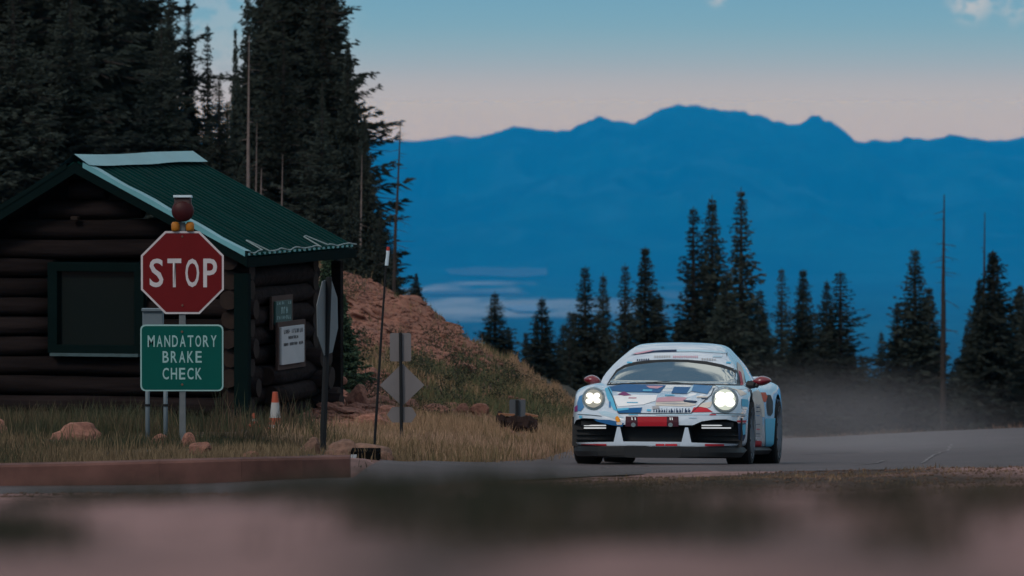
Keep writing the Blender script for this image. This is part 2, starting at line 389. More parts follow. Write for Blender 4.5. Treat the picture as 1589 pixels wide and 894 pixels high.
# far country: valley floor and mountain range
DM, DR = 52000.0, 60000.0
sil = [(-900, 235), (-300, 230), (0, 225), (300, 228), (560, 222), (640, 222), (690, 217), (705, 223), (745, 212), (790, 199), (832, 200), (865, 206), (885, 201), (910, 187), (932, 180), (955, 188), (985, 190), (1000, 183), (1022, 167),
       (1050, 163), (1080, 161), (1110, 166), (1150, 172), (1180, 178), (1200, 186), (1212, 187), (1222, 193), (1240, 194), (1255, 184), (1270, 182), (1290, 190), (1305, 200), (1330, 220), (1355, 218), (1385, 220), (1405, 214), (1440, 216),
       (1470, 211), (1505, 213), (1540, 220), (1560, 217), (1589, 212), (1700, 205), (1900, 225), (2300, 215), (2600, 220)]
sx = np.array([P(a, b, DR).x for a, b in sil]); sz = np.array([P(a, b, DR).z for a, b in sil])
vprof_y = np.array([230, 600, 1500, 3000, 10000, 20000, 30000, 40000, 46000, DM])
vprof_z = np.array([-32, -75, -150, -260, -640, -960, -1170, -1300, -1350, -1360.])
def far_z(X, Y):
    base = np.interp(Y, vprof_y, vprof_z)
    foot = np.interp(DM, vprof_y, vprof_z)
    top = np.interp(X, sx, sz)
    top = top + (fbm(X, Y * 0, 70, 3, 4) - .5) * 78
    t = np.clip((Y - 44000) / (DR - 44000), 0, 1)
    prof = t ** 1.15
    rel = (.5 - np.abs(fbm(X, Y * .5, 1900, 61, 6) - .5) * 2.6) * 420 * np.sin(np.clip(t, 0, 1) * math.pi) ** .8
    m = foot + (top - foot) * prof + rel
    z = np.where(t > 0, np.maximum(base, m), base)
    z = z + (fbm(X, Y, 2500, 71, 4) - .5) * np.clip((Y - 2000) / 20000, 0, 1) * 60
    back = np.clip((Y - DR) / 2400, 0, 1)
    return z - back * 900
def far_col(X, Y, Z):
    pale = np.array([.40, .36, .30]); woods = np.array([.006, .03, .045]); grass = np.array([.010, .060, .070]); stone = np.array([.025, .085, .11])  # woods, grass and stone carry some haze blue in their base colours
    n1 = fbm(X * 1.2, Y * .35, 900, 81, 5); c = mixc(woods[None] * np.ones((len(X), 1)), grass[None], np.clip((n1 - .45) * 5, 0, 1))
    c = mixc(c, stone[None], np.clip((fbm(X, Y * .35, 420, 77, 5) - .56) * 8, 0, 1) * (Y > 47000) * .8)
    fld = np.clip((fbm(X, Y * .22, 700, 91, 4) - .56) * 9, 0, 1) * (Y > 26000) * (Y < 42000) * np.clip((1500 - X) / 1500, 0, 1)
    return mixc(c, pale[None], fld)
ysf = np.concatenate([np.geomspace(230, 24000, 60), np.arange(24500, 44000, 300), np.arange(44000, DR, 160), np.arange(DR, DR + 2401, 300)])
xsf = np.concatenate([np.arange(-26000, -9000, 1500), np.arange(-9000, -5600, 80), np.arange(-5600, 5600, 22), np.arange(5600, 10000, 80), np.arange(10000, 27000, 1500)])
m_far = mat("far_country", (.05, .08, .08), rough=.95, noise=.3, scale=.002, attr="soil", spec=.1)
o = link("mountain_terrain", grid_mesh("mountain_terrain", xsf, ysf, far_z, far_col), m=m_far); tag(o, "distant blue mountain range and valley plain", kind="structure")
# a paler farther range seen left of the main one
sil2 = [(-700, 215), (500, 220), (590, 216), (640, 220), (680, 215), (705, 209), (730, 213), (760, 222), (900, 235), (1400, 240), (2300, 235)]
s2x = np.array([P(a, b, HAZE_FAR - 4500).x for a, b in sil2]); s2z = np.array([P(a, b, HAZE_FAR - 4500).z for a, b in sil2])
def far2_z(X, Y):
    t = np.clip((Y - 63500) / 2000, 0, 1)
    return -1500 + (np.interp(X, s2x, s2z) + 1500 + (fbm(X, Y * 0, 500, 7, 4) - .5) * 40) * t - np.clip((Y - 65500) / 3000, 0, 1) * 900
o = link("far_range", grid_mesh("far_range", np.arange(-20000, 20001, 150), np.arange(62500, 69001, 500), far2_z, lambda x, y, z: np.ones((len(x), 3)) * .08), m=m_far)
tag(o, "paler second range on the horizon", kind="structure")
# pale dry lake beds and a reservoir on the plain
def far_patch(name, outline, d, label, m):
    pts = []
    for px, py in outline:
        v = ray(px, py); # march to the terrain
        t = np.linspace(8000, 56000, 1500); X = v.x / v.y * t; Z = v.z / v.y * t
        hh = far_z(X, t); k = int(np.argmax(Z < hh)); pts.append((X[k], t[k]))
    bm = bmesh.new(); bm.faces.new([bm.verts.new((x, y, 0)) for x, y in pts])
    y0, y1 = min(p[1] for p in pts), max(p[1] for p in pts); x0, x1 = min(p[0] for p in pts), max(p[0] for p in pts)
    for Y in np.linspace(y0, y1, 24)[1:-1]: bmesh.ops.bisect_plane(bm, geom=bm.verts[:] + bm.edges[:] + bm.faces[:], plane_co=(0, Y, 0), plane_no=(0, 1, 0))
    for X in np.linspace(x0, x1, 14)[1:-1]: bmesh.ops.bisect_plane(bm, geom=bm.verts[:] + bm.edges[:] + bm.faces[:], plane_co=(X, 0, 0), plane_no=(1, 0, 0))
    hz = far_z(np.array([v.co.x for v in bm.verts]), np.array([v.co.y for v in bm.verts]))
    for v, z in zip(bm.verts, hz): v.co.z = z + 14
    tag(link(name, bm_mesh(name, bm), m=m), label, kind="structure")
m_field = mat("dry_field", (.08, .085, .10), rough=.9, noise=.6, scale=.006)
m_lake = mat("lake_water", (.20, .23, .27), rough=.6)
far_patch("dry_field", [(690, 421), (740, 417), (790, 420), (848, 419), (850, 430), (800, 433), (760, 431), (715, 430)], 0, "pale dry field strip on the valley floor", m_field)
0 and far_patch("dry_field", [(862, 428), (900, 432), (905, 452), (880, 462), (850, 458), (868, 444)], 0, "pale curved dry field right of the strip", m_field)
far_patch("dry_field", [(640, 456), (700, 453), (790, 456), (830, 459), (740, 461), (660, 461)], 0, "faint dry field left on the valley floor", m_field)
far_patch("reservoir", [(783, 479), (815, 477), (845, 479), (860, 483), (845, 487), (800, 487)], 0, "small bright reservoir in the valley", m_lake)

# the blue air
m_haze = bpy.data.materials.new("haze_air"); m_haze.use_nodes = True; t = m_haze.node_tree; t.nodes.clear()
mo = t.nodes.new("ShaderNodeOutputMaterial"); pv = t.nodes.new("ShaderNodeVolumePrincipled"); t.links.new(pv.outputs[0], mo.inputs["Volume"])
pv.inputs["Color"].default_value = (.0, .45, 1.0, 1); pv.inputs["Density"].default_value = SIGMA; pv.inputs["Anisotropy"].default_value = -0.4
bm = bmesh.new(); box(bm, (0, HAZE_FAR / 2 - 30, (-3200 + HAZE_TOP) / 2), (60000, HAZE_FAR + 60, 3200 + HAZE_TOP))
tag(link("haze", bm_mesh("haze", bm), m=m_haze), "blue haze over the valley and mountains", kind="stuff")
# ------------------------------------------------------------------ trees
def spruce_meshes(h, r, seed, dens=1.0, bare=.05, ragged=.3, leaf=.13, irregular=.0, asym=0.0):
    q = random.Random(seed); V = []; Fc = []; cols = []
    bt = bmesh.new(); tube(bt, (0, 0, -.5), (0, 0, h * .5), r * .085, r * .055, 8, False); tube(bt, (0, 0, h * .5), (0, 0, h), r * .055, r * .006, 7, False)
    z = h * bare
    sect = [q.uniform(1 - ragged, 1 + ragged * .6) for _ in range(7)]
    lev = [q.uniform(1 - ragged, 1 + ragged * .5) for _ in range(30)]
    while z < h * .985:
        t = z / h
        prof = (1 - t) ** 1.0 * (1.0 if t > .12 else .65 + 3 * t) + .015; lf = leaf * (.45 + .55 * min(1, (1 - t) * 2.2))
        nb = max(5, int((7 + 8 * (1 - t)) * dens))
        a0 = q.uniform(0, 6.28)
        for b in range(nb):
            a = a0 + b * 6.283 / nb + q.uniform(-.3, .3)
            ln = r * prof * q.uniform(.62, 1.08) * sect[int(a / 6.283 * 7) % 7] * lev[int(t * 29)] * (1 + asym * math.cos(a))
            if q.random() < irregular: ln *= q.uniform(.2, .6)
            if ln < .04: ln = .04
            if q.random() < .10 and t < .9: ln *= 1.35
            droop = -.28 + .45 * t + q.uniform(-.1, .1)
            dx, dy = math.cos(a), math.sin(a)
            p_prev = Vector((0, 0, z))
            ns = max(3, int(ln / (leaf * .62)))
            if ln > r * .35:
                tube(bt, (0, 0, z), (dx * ln * .9, dy * ln * .9, z + droop * ln * .8), r * .014, r * .004, 3, False)
            for i in range(ns):
                s = (i + .8) / ns
                zc = z + droop * ln * s + .22 * ln * s * s
                c = Vector((dx * ln * s, dy * ln * s, zc))
                wide = (1 - s * .75) * ln * .30 + lf * .3
                for side in (-1, 1, 0):
                    if q.random() < .12: continue
                    sa = a + side * q.uniform(.6, 1.1)
                    d = Vector((math.cos(sa), math.sin(sa), q.uniform(-.55, .25)))
                    L_ = q.uniform(.7, 1.35) * (wide + lf * .4 if side else lf * 1.2)
                    n_ = Vector((q.uniform(-1, 1), q.uniform(-1, 1), q.uniform(-.6, .6))); sd_ = d.cross(n_)
                    if sd_.length < 1e-3: continue
                    sd_.normalize(); wv = sd_ * lf * q.uniform(.20, .38)
                    k = len(V); jx = Vector((q.uniform(-1, 1), q.uniform(-1, 1), q.uniform(-1, 1))) * leaf * .3
                    a_ = c + jx
                    V += [a_ - wv * .5, a_ + d * L_ * .55 - wv, a_ + d * L_, a_ + d * L_ * .5 + wv]; Fc.append((k, k + 1, k + 2, k + 3))
        z += h * q.uniform(.011, .023) / max(.6, dens) * (1.15 - .45 * t)
    cm_ = mesh_np("crown", V, Fc)
    return cm_, bm_mesh("trunk", bt)
def snag_mesh(h, r, seed, nb=30, bl=.5):
    q = random.Random(seed); bt = bmesh.new(); tube(bt, (0, 0, -.5), (q.uniform(-.03, .03), 0, h * .6), r, r * .65, 8, False); tube(bt, (0, 0, h * .6), (.02, 0, h), r * .62, r * .15, 7)
    for i in range(nb):
        z = h * q.uniform(.3, .98); a = q.uniform(0, 6.28); l = bl * q.uniform(.3, 1) * (1.1 - z / h * .7)
        e = Vector((math.cos(a) * l, math.sin(a) * l, z - l * q.uniform(-.1, .5)))
        tube(bt, (0, 0, z), e, r * .16, r * .05, 3, False)
        if q.random() < .6: tube(bt, e * .6 + Vector((0, 0, z * .4)), e + Vector((q.uniform(-.2, .2), q.uniform(-.2, .2), -.15 * l)), r * .08, r * .03, 3, False)
    return bm_mesh("trunk", bt)
m_need = mat("spruce_needles", (.042, .050, .043), rough=.9, noise=.5, scale=1.4, spec=.06, col2=(.018, .026, .022), rand=.35)
m_need_g = mat("spruce_needles_green", (.045, .075, .045), rough=.9, noise=.5, scale=1.6, spec=.1, col2=(.025, .045, .03), rand=.2)
m_bark = mat("bark", (.05, .042, .040), rough=.95, noise=.4, scale=6, bump=.4, spec=.1)
m_grey = mat("dead_wood", (.20, .16, .15), rough=.95, noise=.4, scale=5, spec=.1)
variants = []
for i, (dens, rag, irr) in enumerate(((1.0, .25, .1), (1.15, .35, .15), (.9, .4, .25), (1.1, .2, .1), (.85, .45, .3), (1.0, .3, .2))):
    variants.append(spruce_meshes(6.0, 1.05, 100 + i, dens, .04, rag, .10, irr))
broad = [spruce_meshes(6.0, 1.7, 200 + i, 1.15, .04, .4, .13, .3) for i in range(3)]
big = [spruce_meshes(9.0, 1.7, 300 + i, 1.25, .03, .38, .085, .3) for i in range(4)]
for cmh, tmh in variants + broad + big:
    cmh.materials.append(m_need); tmh.materials.append(m_bark)
def plant(name, mesh_pair, h0, r0, base, top_z, width, label, cat, group, q, mt=None):
    h = top_z - base.z
    t_ = thing(name, base, label, cat, group, rz=q.uniform(0, 6.28))
    sc = (width / 2 / r0, width / 2 / r0, h / h0)
    c = link("crown", mesh_pair[0], t_); c.scale = sc
    k = link("trunk", mesh_pair[1], t_); k.scale = sc
    return t_
def spruce_at(px, py, d, wpx, kind=0, v=None, label=None, group=None, q=rnd, wf=2.0):
    top = P(px, py, d); base = Vector((top.x, top.y, gz(top.x, top.y) - .1))
    width = wpx * d / F * wf
    lib, h0, r0 = ((variants, 6.0, 1.05), (broad, 6.0, 1.7), (big, 9.0, 1.7))[kind]
    v = q.randrange(len(lib)) if v is None else v
    return plant("spruce_tree", lib[v % len(lib)], h0, r0, base, top.z, width, label, "tree", group, q)
GR = "spruces beyond the road on the right"
right = [
 (768, 452, 138, 74, 0, 0, "slender dark spruce alone at the left end of the row beyond the hillside"),
 (789, 505, 142, 40, 0, 2, "short spruce tucked against the right flank of the lone leftmost spruce"),
 (816, 515, 150, 44, 0, 1, "small pointed spruce between the lone leftmost spruce and the next tall one"),
 (841, 460, 146, 80, 0, 3, "medium spruce with a single sharp tip above the left mirror of the car"),
 (884, 482, 150, 56, 0, 4, "short spruce just left of a closely paired couple of tips"),
 (908, 412, 152, 78, 0, 5, "left and taller one of the paired spruces above the car's left fender"),
 (936, 422, 156, 62, 0, 0, "right one of the paired spruces above the car's left fender"),
 (970, 408, 150, 70, 0, 2, "left, shorter one of the two spruces over the car's windscreen"),
 (1001, 382, 152, 84, 0, 1, "taller spruce over the left half of the windscreen"),
 (1022, 452, 158, 56, 0, 3, "low spruce filling the gap left of the tallest clump"),
 (1076, 320, 150, 96, 0, 4, "left one of the three tallest spruces, with a ragged left side"),
 (1105, 302, 156, 84, 0, 3, "middle one of the three tallest spruces, behind its neighbours"),
 (1150, 290, 148, 92, 0, 2, "tallest spruce of all, with long separate boughs on its right side"),
 (1128, 420, 146, 86, 0, 0, "spruce standing in front of the gap between the two tallest"),
 (1180, 448, 152, 60, 0, 5, "short spruce at the right foot of the tallest spruce"),
 (1213, 415, 155, 60, 0, 4, "narrow spruce second to the right of the tallest spruce, above the right mirror"),
 (1246, 417, 152, 74, 0, 1, "full spruce between a narrow one and a leaning pair"),
 (1283, 433, 150, 60, 0, 3, "left, lower one of the leaning pair right of the car"),
 (1304, 420, 148, 100, 0, 4, "wide ragged spruce with boughs reaching out to the right of the car"),
 (1368, 512, 152, 44, 0, 0, "smallest spruce standing by itself in the gap right of the car"),
 (1392, 468, 150, 62, 0, 2, "thin crooked spruce left of the tall tree beside the bare pole"),
 (1420, 385, 150, 90, 0, 5, "tall narrow spruce immediately left of the bare standing snag"),
 (1442, 445, 152, 70, 0, 1, "shorter spruce hugging the left side of the bare snag"),
 (1500, 500, 165, 46, 0, 3, "thin see-through spruce between the bare snag and the big bushy tree"),
 (1541, 388, 146, 128, 1, 0, "broad bushy spruce near the right edge of the picture"),
 (1520, 430, 150, 80, 1, 1, "bushy spruce merging with the left side of the broad one at the right edge"),
 (1583, 442, 150, 90, 1, 2, "bushy spruce cut off by the right edge of the picture"),
 (1340, 560, 160, 70, 0, 1, "low spruce behind the gap beside the smallest one"),
 (646, 424, 96, 26, 0, 1, "tiny lone spruce on the crest of the rocky hillside"),
]
for px, py, d, wp, k, v, lb in right:
    spruce_at(px, py, d, wp, k, v, lb, None if px == 646 else GR)
# lower, shaded growth that closes the wood behind
q = random.Random(5)
for i in range(52):
    px = 826 + i * 15 + q.uniform(-8, 8); py = q.uniform(470, 545) if 1325 > px or px > 1500 else q.uniform(540, 605)
    if 1335 < px < 1375: py = q.uniform(600, 630)
    spruce_at(px, py, q.uniform(158, 185), q.uniform(62, 92), 0, None, "low spruce in the shaded undergrowth closing the wood beyond the road", "undergrowth spruces", q, wf=1.5)
# the dark wood behind the cabin
GL = "tall spruces of the wood behind the cabin"
left = [
 (-30, -520, 122, 330, 2, 0, "tall dark spruce at the left edge of the picture"),
 (62, -600, 126, 330, 2, 1, "tall dark spruce above the left slope of the cabin roof"),
 (140, -560, 122, 330, 2, 2, "tall dark spruce above the cabin's ridge"),
 (196, -330, 128, 250, 2, 3, "dark spruce right of the cabin ridge, its edge ragged against the sky"),
 (262, -70, 122, 110, 2, 0, "thin spruce with gaps of sky through its crown, left of the notch in the wood"),
 (292, -20, 125, 90, 2, 3, "thin spruce at the brink of the notch in the wood, sky showing through it"),
 (322, 36, 124, 88, 0, 4, "narrow spruce with short crown at the left side of the sky notch"),
 (384, -10, 120, 110, 0, 2, "spruce with a pointed tip directly above the roof, right of the sky notch"),
 (365, 42, 118, 54, 0, 1, "small pointed spruce tip leaning against the notch in the wood"),
 (417, -34, 124, 100, 0, 0, "narrow spire spruce in the middle of the wood's right half"),
 (466, -330, 122, 290, 2, 1, "large full spruce left of the wood's right edge"),
 (502, -150, 118, 215, 2, 3, "large full spruce whose boughs form the wood's right edge"),
 (540, 60, 114, 120, 1, 1, "spruce with boughs sticking out against the pale sky at the wood's edge"),
 (566, 180, 112, 90, 1, 2, "lower spruce at the wood's right edge behind the dead snag"),
 (440, 40, 112, 150, 2, 0, "spruce in front of the wood above the far end of the roof"),
 (500, 130, 108, 150, 2, 2, "nearer spruce behind the eave of the roof"),
 (340, 120, 110, 150, 2, 1, "spruce with bare lower trunk behind the roof's middle"),
 (250, 30, 112, 190, 2, 3, "broad spruce behind the cabin's ridge cap"),
 (110, -60, 110, 240, 2, 0, "nearer dark spruce over the cabin's left roof slope"),
 (20, -40, 108, 240, 2, 2, "nearer dark spruce over the left end of the roof"),
 (545, 290, 104, 100, 1, 0, "low bushy spruce at the top of the rocky slope"),
 (590, 335, 104, 50, 0, 5, "small spruce at the foot of the dead snag"),
]
for px, py, d, wp, k, v, lb in left:
    spruce_at(px, py, d, wp, k, v, lb, GL, wf=1.15)
q = random.Random(9)
for i in range(72):
    px = -250 + i * 11.7 + q.uniform(-8, 8); py = (q.uniform(-330, 20) if px < 200 else q.uniform(90, 190) if px < 400 else q.uniform(-300, 20)) if px < 500 else q.uniform(250, 330)
    if 300 < px < 370: py += 50
    spruce_at(px, py, q.uniform(126, 142), (q.uniform(230, 300) if px < 200 else q.uniform(130, 190)), 2, None, "dark spruce deep inside the dense wood behind the cabin", "spruces deep in the wood", q, wf=1.0)
# dark low spruce beside the cabin's far corner
def near_spruce(px, py, d, wpx, label):
    cmh, tmh = spruce_meshes(2.6, .75, 77 + int(px), 1.2, .02, .45, .085, .25); cmh.materials.append(m_need_g); tmh.materials.append(m_bark)
    top = P(px, py, d); base = Vector((top.x, top.y, gz(top.x, top.y) - .1))
    plant("young_spruce", (cmh, tmh), 2.6, .75, base, top.z, wpx * d / F, label, "tree", None, rnd)
near_spruce(508, 385, 76, 120, "leafy green young spruce filling the space under the eave behind the cabin")
near_spruce(532, 455, 75, 96, "low dark spruce bush beside the cabin in front of the rocky slope")
# bare dead trees
def snag(px, py, d, wpx, h_extra, label, seed, nb=30, bl=.5, lean=0.0):
    top = P(px, py, d); x = top.x; base = Vector((x, d, gz(x, d) - .2)); h = top.z - base.z
    t_ = thing("dead_tree", base, label, "dead tree")
    t_.rotation_euler = (0, lean, 0)
    link("trunk", snag_mesh(h, wpx * d / F / 2, seed, nb, bl), t_, m_bark if d > 130 or px > 600 else m_grey)
snag(609, 188, 103, 7, 0, "dead leaning snag with a few fine twigs standing right of the dark wood", 4, 34, .55, .03)
snag(1464, 302, 146, 11, 0, "bare dead trunk rising left of the broad bushy tree on the right", 5, 34, .7)
snag(1527, 330, 150, 8, 0, "thinner bare dead trunk behind the broad bushy tree", 6, 16, .4)
for px, py, d, wp, lb, sd_ in ((385, 55, 106, 7, "tall pale dead trunk standing over the middle of the roof", 11), (397, 190, 107, 4, "thin pale trunk right beside the tall one over the roof", 12), (404, 262, 102, 6, "short thick pale trunk just above the roof slope", 13),
        (437, 240, 103, 4, "thin pale trunk right of the short one above the roof", 14), (300, 330, 103, 4, "thin pale trunk low behind the ridge cap", 15), (560, 240, 106, 5, "thin grey trunk near the right edge of the wood", 16)):
    snag(px, py, d, wp, 0, lb, sd_, 10, .3)
# ------------------------------------------------------------------ kerb
m_kerb = mat("kerb_concrete", (.15, .072, .060), rough=.9, noise=.55, scale=2, bump=.3, spec=.2)
kt = thing("kerb", P(0, 756, 49.1), "reddish concrete kerb along the grass verge, ending beside the drain rocks", "kerb")
kpts = [(-420, 49.0, 724, 757), (-210, 49.0, 723, 756), (0, 49.0, 722, 755), (125, 49.1, 719.5, 754), (247, 49.3, 716, 752), (375, 49.6, 712.5, 749), (470, 49.9, 710.5, 746), (543, 50.3, 709, 741)]
for i in range(len(kpts) - 1):
    (pa, da, ta, ba), (pb, db, tb, bb) = kpts[i], kpts[i + 1]
    bm = bmesh.new(); ring = []
    gap = .6 * rnd.random()
    for (px, d, t_, b_), sgn in (((pa + gap * .4, da, ta, ba), 1), ((pb - gap * .4, db, tb, bb), -1)):
        top = P(px, t_, d); bot = P(px, b_ + 6, d - .03)
        ring.append([bm.verts.new(bot - kt.location), bm.verts.new(top + Vector((0, -.012, -.018)) - kt.location), bm.verts.new(top + Vector((0, .012, 0)) - kt.location), bm.verts.new(top + Vector((0, .20, .006)) - kt.location), bm.verts.new(bot + Vector((0, .3, 0)) - kt.location)])
    for k in range(5): bm.faces.new((ring[0][k], ring[1][k], ring[1][(k + 1) % 5], ring[0][(k + 1) % 5]))
    bm.faces.new(ring[0]); bm.faces.new(ring[1][::-1])
    link("kerb_block", bm_mesh("kerb_block", bm), kt, m_kerb)

# ------------------------------------------------------------------ cabin
m_log = mat("stained_log", (.020, .0145, .0145), rough=.9, noise=.6, scale=2.0, stretch=(.6, 6, 6), bump=.9, spec=.06, rand=.35)
m_logend = mat("log_end", (.028, .018, .015), rough=.9, noise=.4, scale=8, spec=.2)
m_dkgreen = mat("dark_green_paint", (.004, .010, .010), rough=.8, noise=.2, scale=4, spec=.02)
m_roof = mat("green_metal_roof", (.0015, .026, .024), rough=.6, noise=.35, scale=1.5, spec=.03)
m_trim = mat("teal_metal_trim", (.13, .33, .36), rough=.35, noise=.25, scale=1.2, metal=.35)
m_glassd = mat("dark_window_glass", (.006, .010, .010), rough=.08, spec=.35)
m_pale = mat("pale_sill", (.07, .11, .12), rough=.6, spec=.1, noise=.4, scale=6)
m_cable = mat("pale_cable", (.20, .26, .27), rough=.6)
TH = R(15); R0 = P(118, 258, 67); ZR = R0.z; ZF = P(0, 664, 67).z
cab = thing("log_cabin", (R0.x, R0.y, ZF), "small dark log cabin with green ribbed metal roof behind the stop sign", "cabin", rz=-TH)
HR = ZR - ZF                                     # ridge height above the cabin floor
WX0, WX1, LEN = -2.0, 1.84, 4.4
sr, sl = .516, .60                               # the two roof slopes
def roof_z(x): return HR - (sr * x if x > 0 else sl * -x)
dia = .232
def log(x0, x1, y0, y1, z, m=m_log, r=None):
    r = r or dia / 2 * rnd.uniform(1.0, 1.06)
    bm = bmesh.new(); a, b = Vector((x0, y0, z)), Vector((x1, y1, z)); n = max(3, int((b - a).length / .35)); ax = (b - a).normalized(); sd_ = ax.cross(Vector((0, 0, 1))); rg = []
    tp = rnd.uniform(-.06, .06); ph = rnd.uniform(0, 6)
    for i in range(n + 1):
        c_ = a.lerp(b, i / n) + Vector((0, 0, 1)) * .008 * math.sin(ph + i * .9); rr = r * (1 + tp * (i / n - .5)) * (1 - (.10 if i in (0, n) else 0) * .5)
        rg.append([bm.verts.new(c_ + (sd_ * math.cos(k * .5236) + Vector((0, 0, 1)) * math.sin(k * .5236)) * rr * rnd.uniform(.95, 1.03)) for k in range(12)])
    for p_, q_ in zip(rg[:-1], rg[1:]):
        for k in range(12): bm.faces.new((p_[k], p_[(k + 1) % 12], q_[(k + 1) % 12], q_[k]))
    bm.faces.new(rg[0]); bm.faces.new(rg[-1][::-1])
    me = bm_mesh("log", bm); me.materials.append(m); me.materials.append(m_logend)
    for p in me.polygons:
        if len(p.vertices) > 4: p.material_index = 1
        else: p.use_smooth = True
    return link("log", me, cab)
win = (-.44, .76, P(0, 408, 67).z - ZF, P(0, 551, 67).z - ZF)       # x0,x1,top,bottom
yw = .42                                          # gable wall plane, set back under the roof's front edge
z = dia / 2 - .1; k = 0
while z < HR - .22:
    xl = WX0 - .25; xr = WX1 + (.20 if k % 2 else .28)
    lim_r = (HR - .16 - z) / sr; lim_l = -(HR - .16 - z) / sl
    xr = min(xr, lim_r) if z > 1.6 else xr; xl = max(xl, lim_l)
    if win[3] < z + dia / 2 and z - dia / 2 < win[2] - .03:
        log(xl, win[0] + .02, yw, yw, z); log(win[1] - .02, min(xr, WX1 + .25), yw, yw, z)
    else: log(xl, xr, yw, yw, z)
    z += dia; k += 1
z = dia - .1; k = 0
while z < roof_z(WX1) - .12:
    log(WX1, WX1, yw - (.22 if k % 2 else .3), 3.45, z)
    log(WX0, WX0, yw - .25, 3.45, z)
    lo = z < 1.0
    log(WX0 - .25, WX1 + (rnd.uniform(.28, .44) if lo else .12), 3.25, 3.25, z - dia / 2)   # rear wall, ends poking past the corner
    z += dia; k += 1
# a stub wall of stacked log ends under the notices
for i, (v0, xx, zz) in enumerate(((1.2, .10, .12), (1.25, .16, .35), (1.15, .12, .58))):
    log(WX1 + xx, WX1 + xx, v0, 2.9, zz)
for v0, zz, xx in ((3.0, .20, .52), (2.9, .46, .42), (2.95, .72, .30)):
    log(WX1 - .3, WX1 + xx, v0, v0, zz)
def part_box(name, c, s, m, parent=cab, **kw):
    bm = bmesh.new(); box(bm, c, s, **kw); return link(name, bm_mesh(name, bm), parent, m)
part_box("corner_board", (WX1 + .16, .16, (roof_z(WX1 + .16)) / 2 - .12), (.17, .12, roof_z(WX1 + .16) - .2), m_dkgreen)
part_box("eave_post", (WX1 + .12, 4.15, .85), (.12, .12, 2.05), m_log)
part_box("floor_slab", ((WX0 + WX1) / 2, 1.95, -.11), (WX1 - WX0 + .2, 3.4, .24), m_log)
# window
wcx, wcz, ww, wh = (win[0] + win[1]) / 2, (win[2] + win[3]) / 2, win[1] - win[0], win[2] - win[3]
bm = bmesh.new()
for c_, s_ in (((wcx, yw - .15, win[2] - .055), (ww, .1, .11)), ((wcx, yw - .15, win[3] + .06), (ww, .1, .10)), ((win[0] + .06, yw - .15, wcz), (.12, .098, wh - .2)), ((win[1] - .06, yw - .15, wcz), (.12, .098, wh - .2))): box(bm, c_, s_, bevel=.006)
wf = link("window", bm_mesh("window_frame", bm), cab, m_dkgreen)
part_box("pane", (wcx, yw - .10, wcz), (ww - .2, .012, wh - .2), m_glassd, wf)
part_box("sill", (wcx, yw - .19, win[3] - .005), (ww - .1, .15, .035), m_pale, wf)
part_box("interior_back", (wcx, yw + .5, wcz), (ww + .3, .02, wh), mat("cabin_interior", (.02, .02, .02)), wf)
# roof: ribbed panels, each .8 m wide
def roof_panel(v0, v1, side):
    s = sr if side > 0 else sl; ex = 2.12 if side > 0 else -2.1
    prof = []; v = v0; pitch = .2
    while v < v1 - 1e-6:
        prof += [(v, 0), (v + .02, .022), (v + .045, .022), (v + .065, 0)]; v += pitch
    prof.append((v1, 0)); V = []; Fs = []
    for (vv, dz) in prof:
        for x, dd in ((.02 * side, 0), (ex, 0)):
            V.append((x, vv, roof_z(x) + .05 + dz)); 
    nn = len(prof)
    for i in range(nn - 1): Fs.append((2 * i, 2 * i + 1, 2 * i + 3, 2 * i + 2))
    b0 = len(V)
    for vv in (v0, v1):
        for x in (.02 * side, ex): V.append((x, vv, roof_z(x) + .02))
    Fs.append((b0, b0 + 1, b0 + 3, b0 + 2))
    me = mesh_np("roof_panel", V, Fs); return link("roof_panel", me, cab, m_roof)
nP = 5
for side in (1, -1):
    for i in range(nP): roof_panel(-.02 + i * LEN / nP + (.003 if i else 0), -.02 + (i + 1) * LEN / nP, side)
for side, ex in ((1, 2.1), (-1, -2.08)):        # decking and rafters under the metal
    bm = bmesh.new(); zs = [roof_z(0), roof_z(ex)]
    q_ = [(0, 0, zs[0] + .015), (ex, 0, zs[1] + .015), (ex, LEN - .04, zs[1] + .015), (0, LEN - .04, zs[0] + .015)]
    top = [bm.verts.new(v) for v in q_]; bot = [bm.verts.new((a, b, c - .05)) for a, b, c in q_]
    bm.faces.new(top); bm.faces.new(bot[::-1])
    for i in range(4): bm.faces.new((top[i], bot[i], bot[(i + 1) % 4], top[(i + 1) % 4]))
    link("roof_deck", bm_mesh("roof_deck", bm), cab, m_log)
    # barge board under the rake, then eave fascia
    bm = bmesh.new()
    a = [bm.verts.new(v) for v in ((0, -.045, zs[0] + .045), (ex * 1.01, -.045, zs[1] + .035), (ex * 1.01, -.045, zs[1] - .085), (0, -.045, zs[0] - .085))]
    b = [bm.verts.new(v.co + Vector((0, .04, 0))) for v in a]
    bm.faces.new(a); bm.faces.new(b[::-1])
    for i in range(4): bm.faces.new((a[i], b[i], b[(i + 1) % 4], a[(i + 1) % 4]))
    link("barge_board", bm_mesh("barge_board", bm), cab, m_dkgreen)
    part_box("fascia", (ex + .012 * side, LEN / 2, zs[1] - .035), (.025, LEN + .02, .115), m_dkgreen)
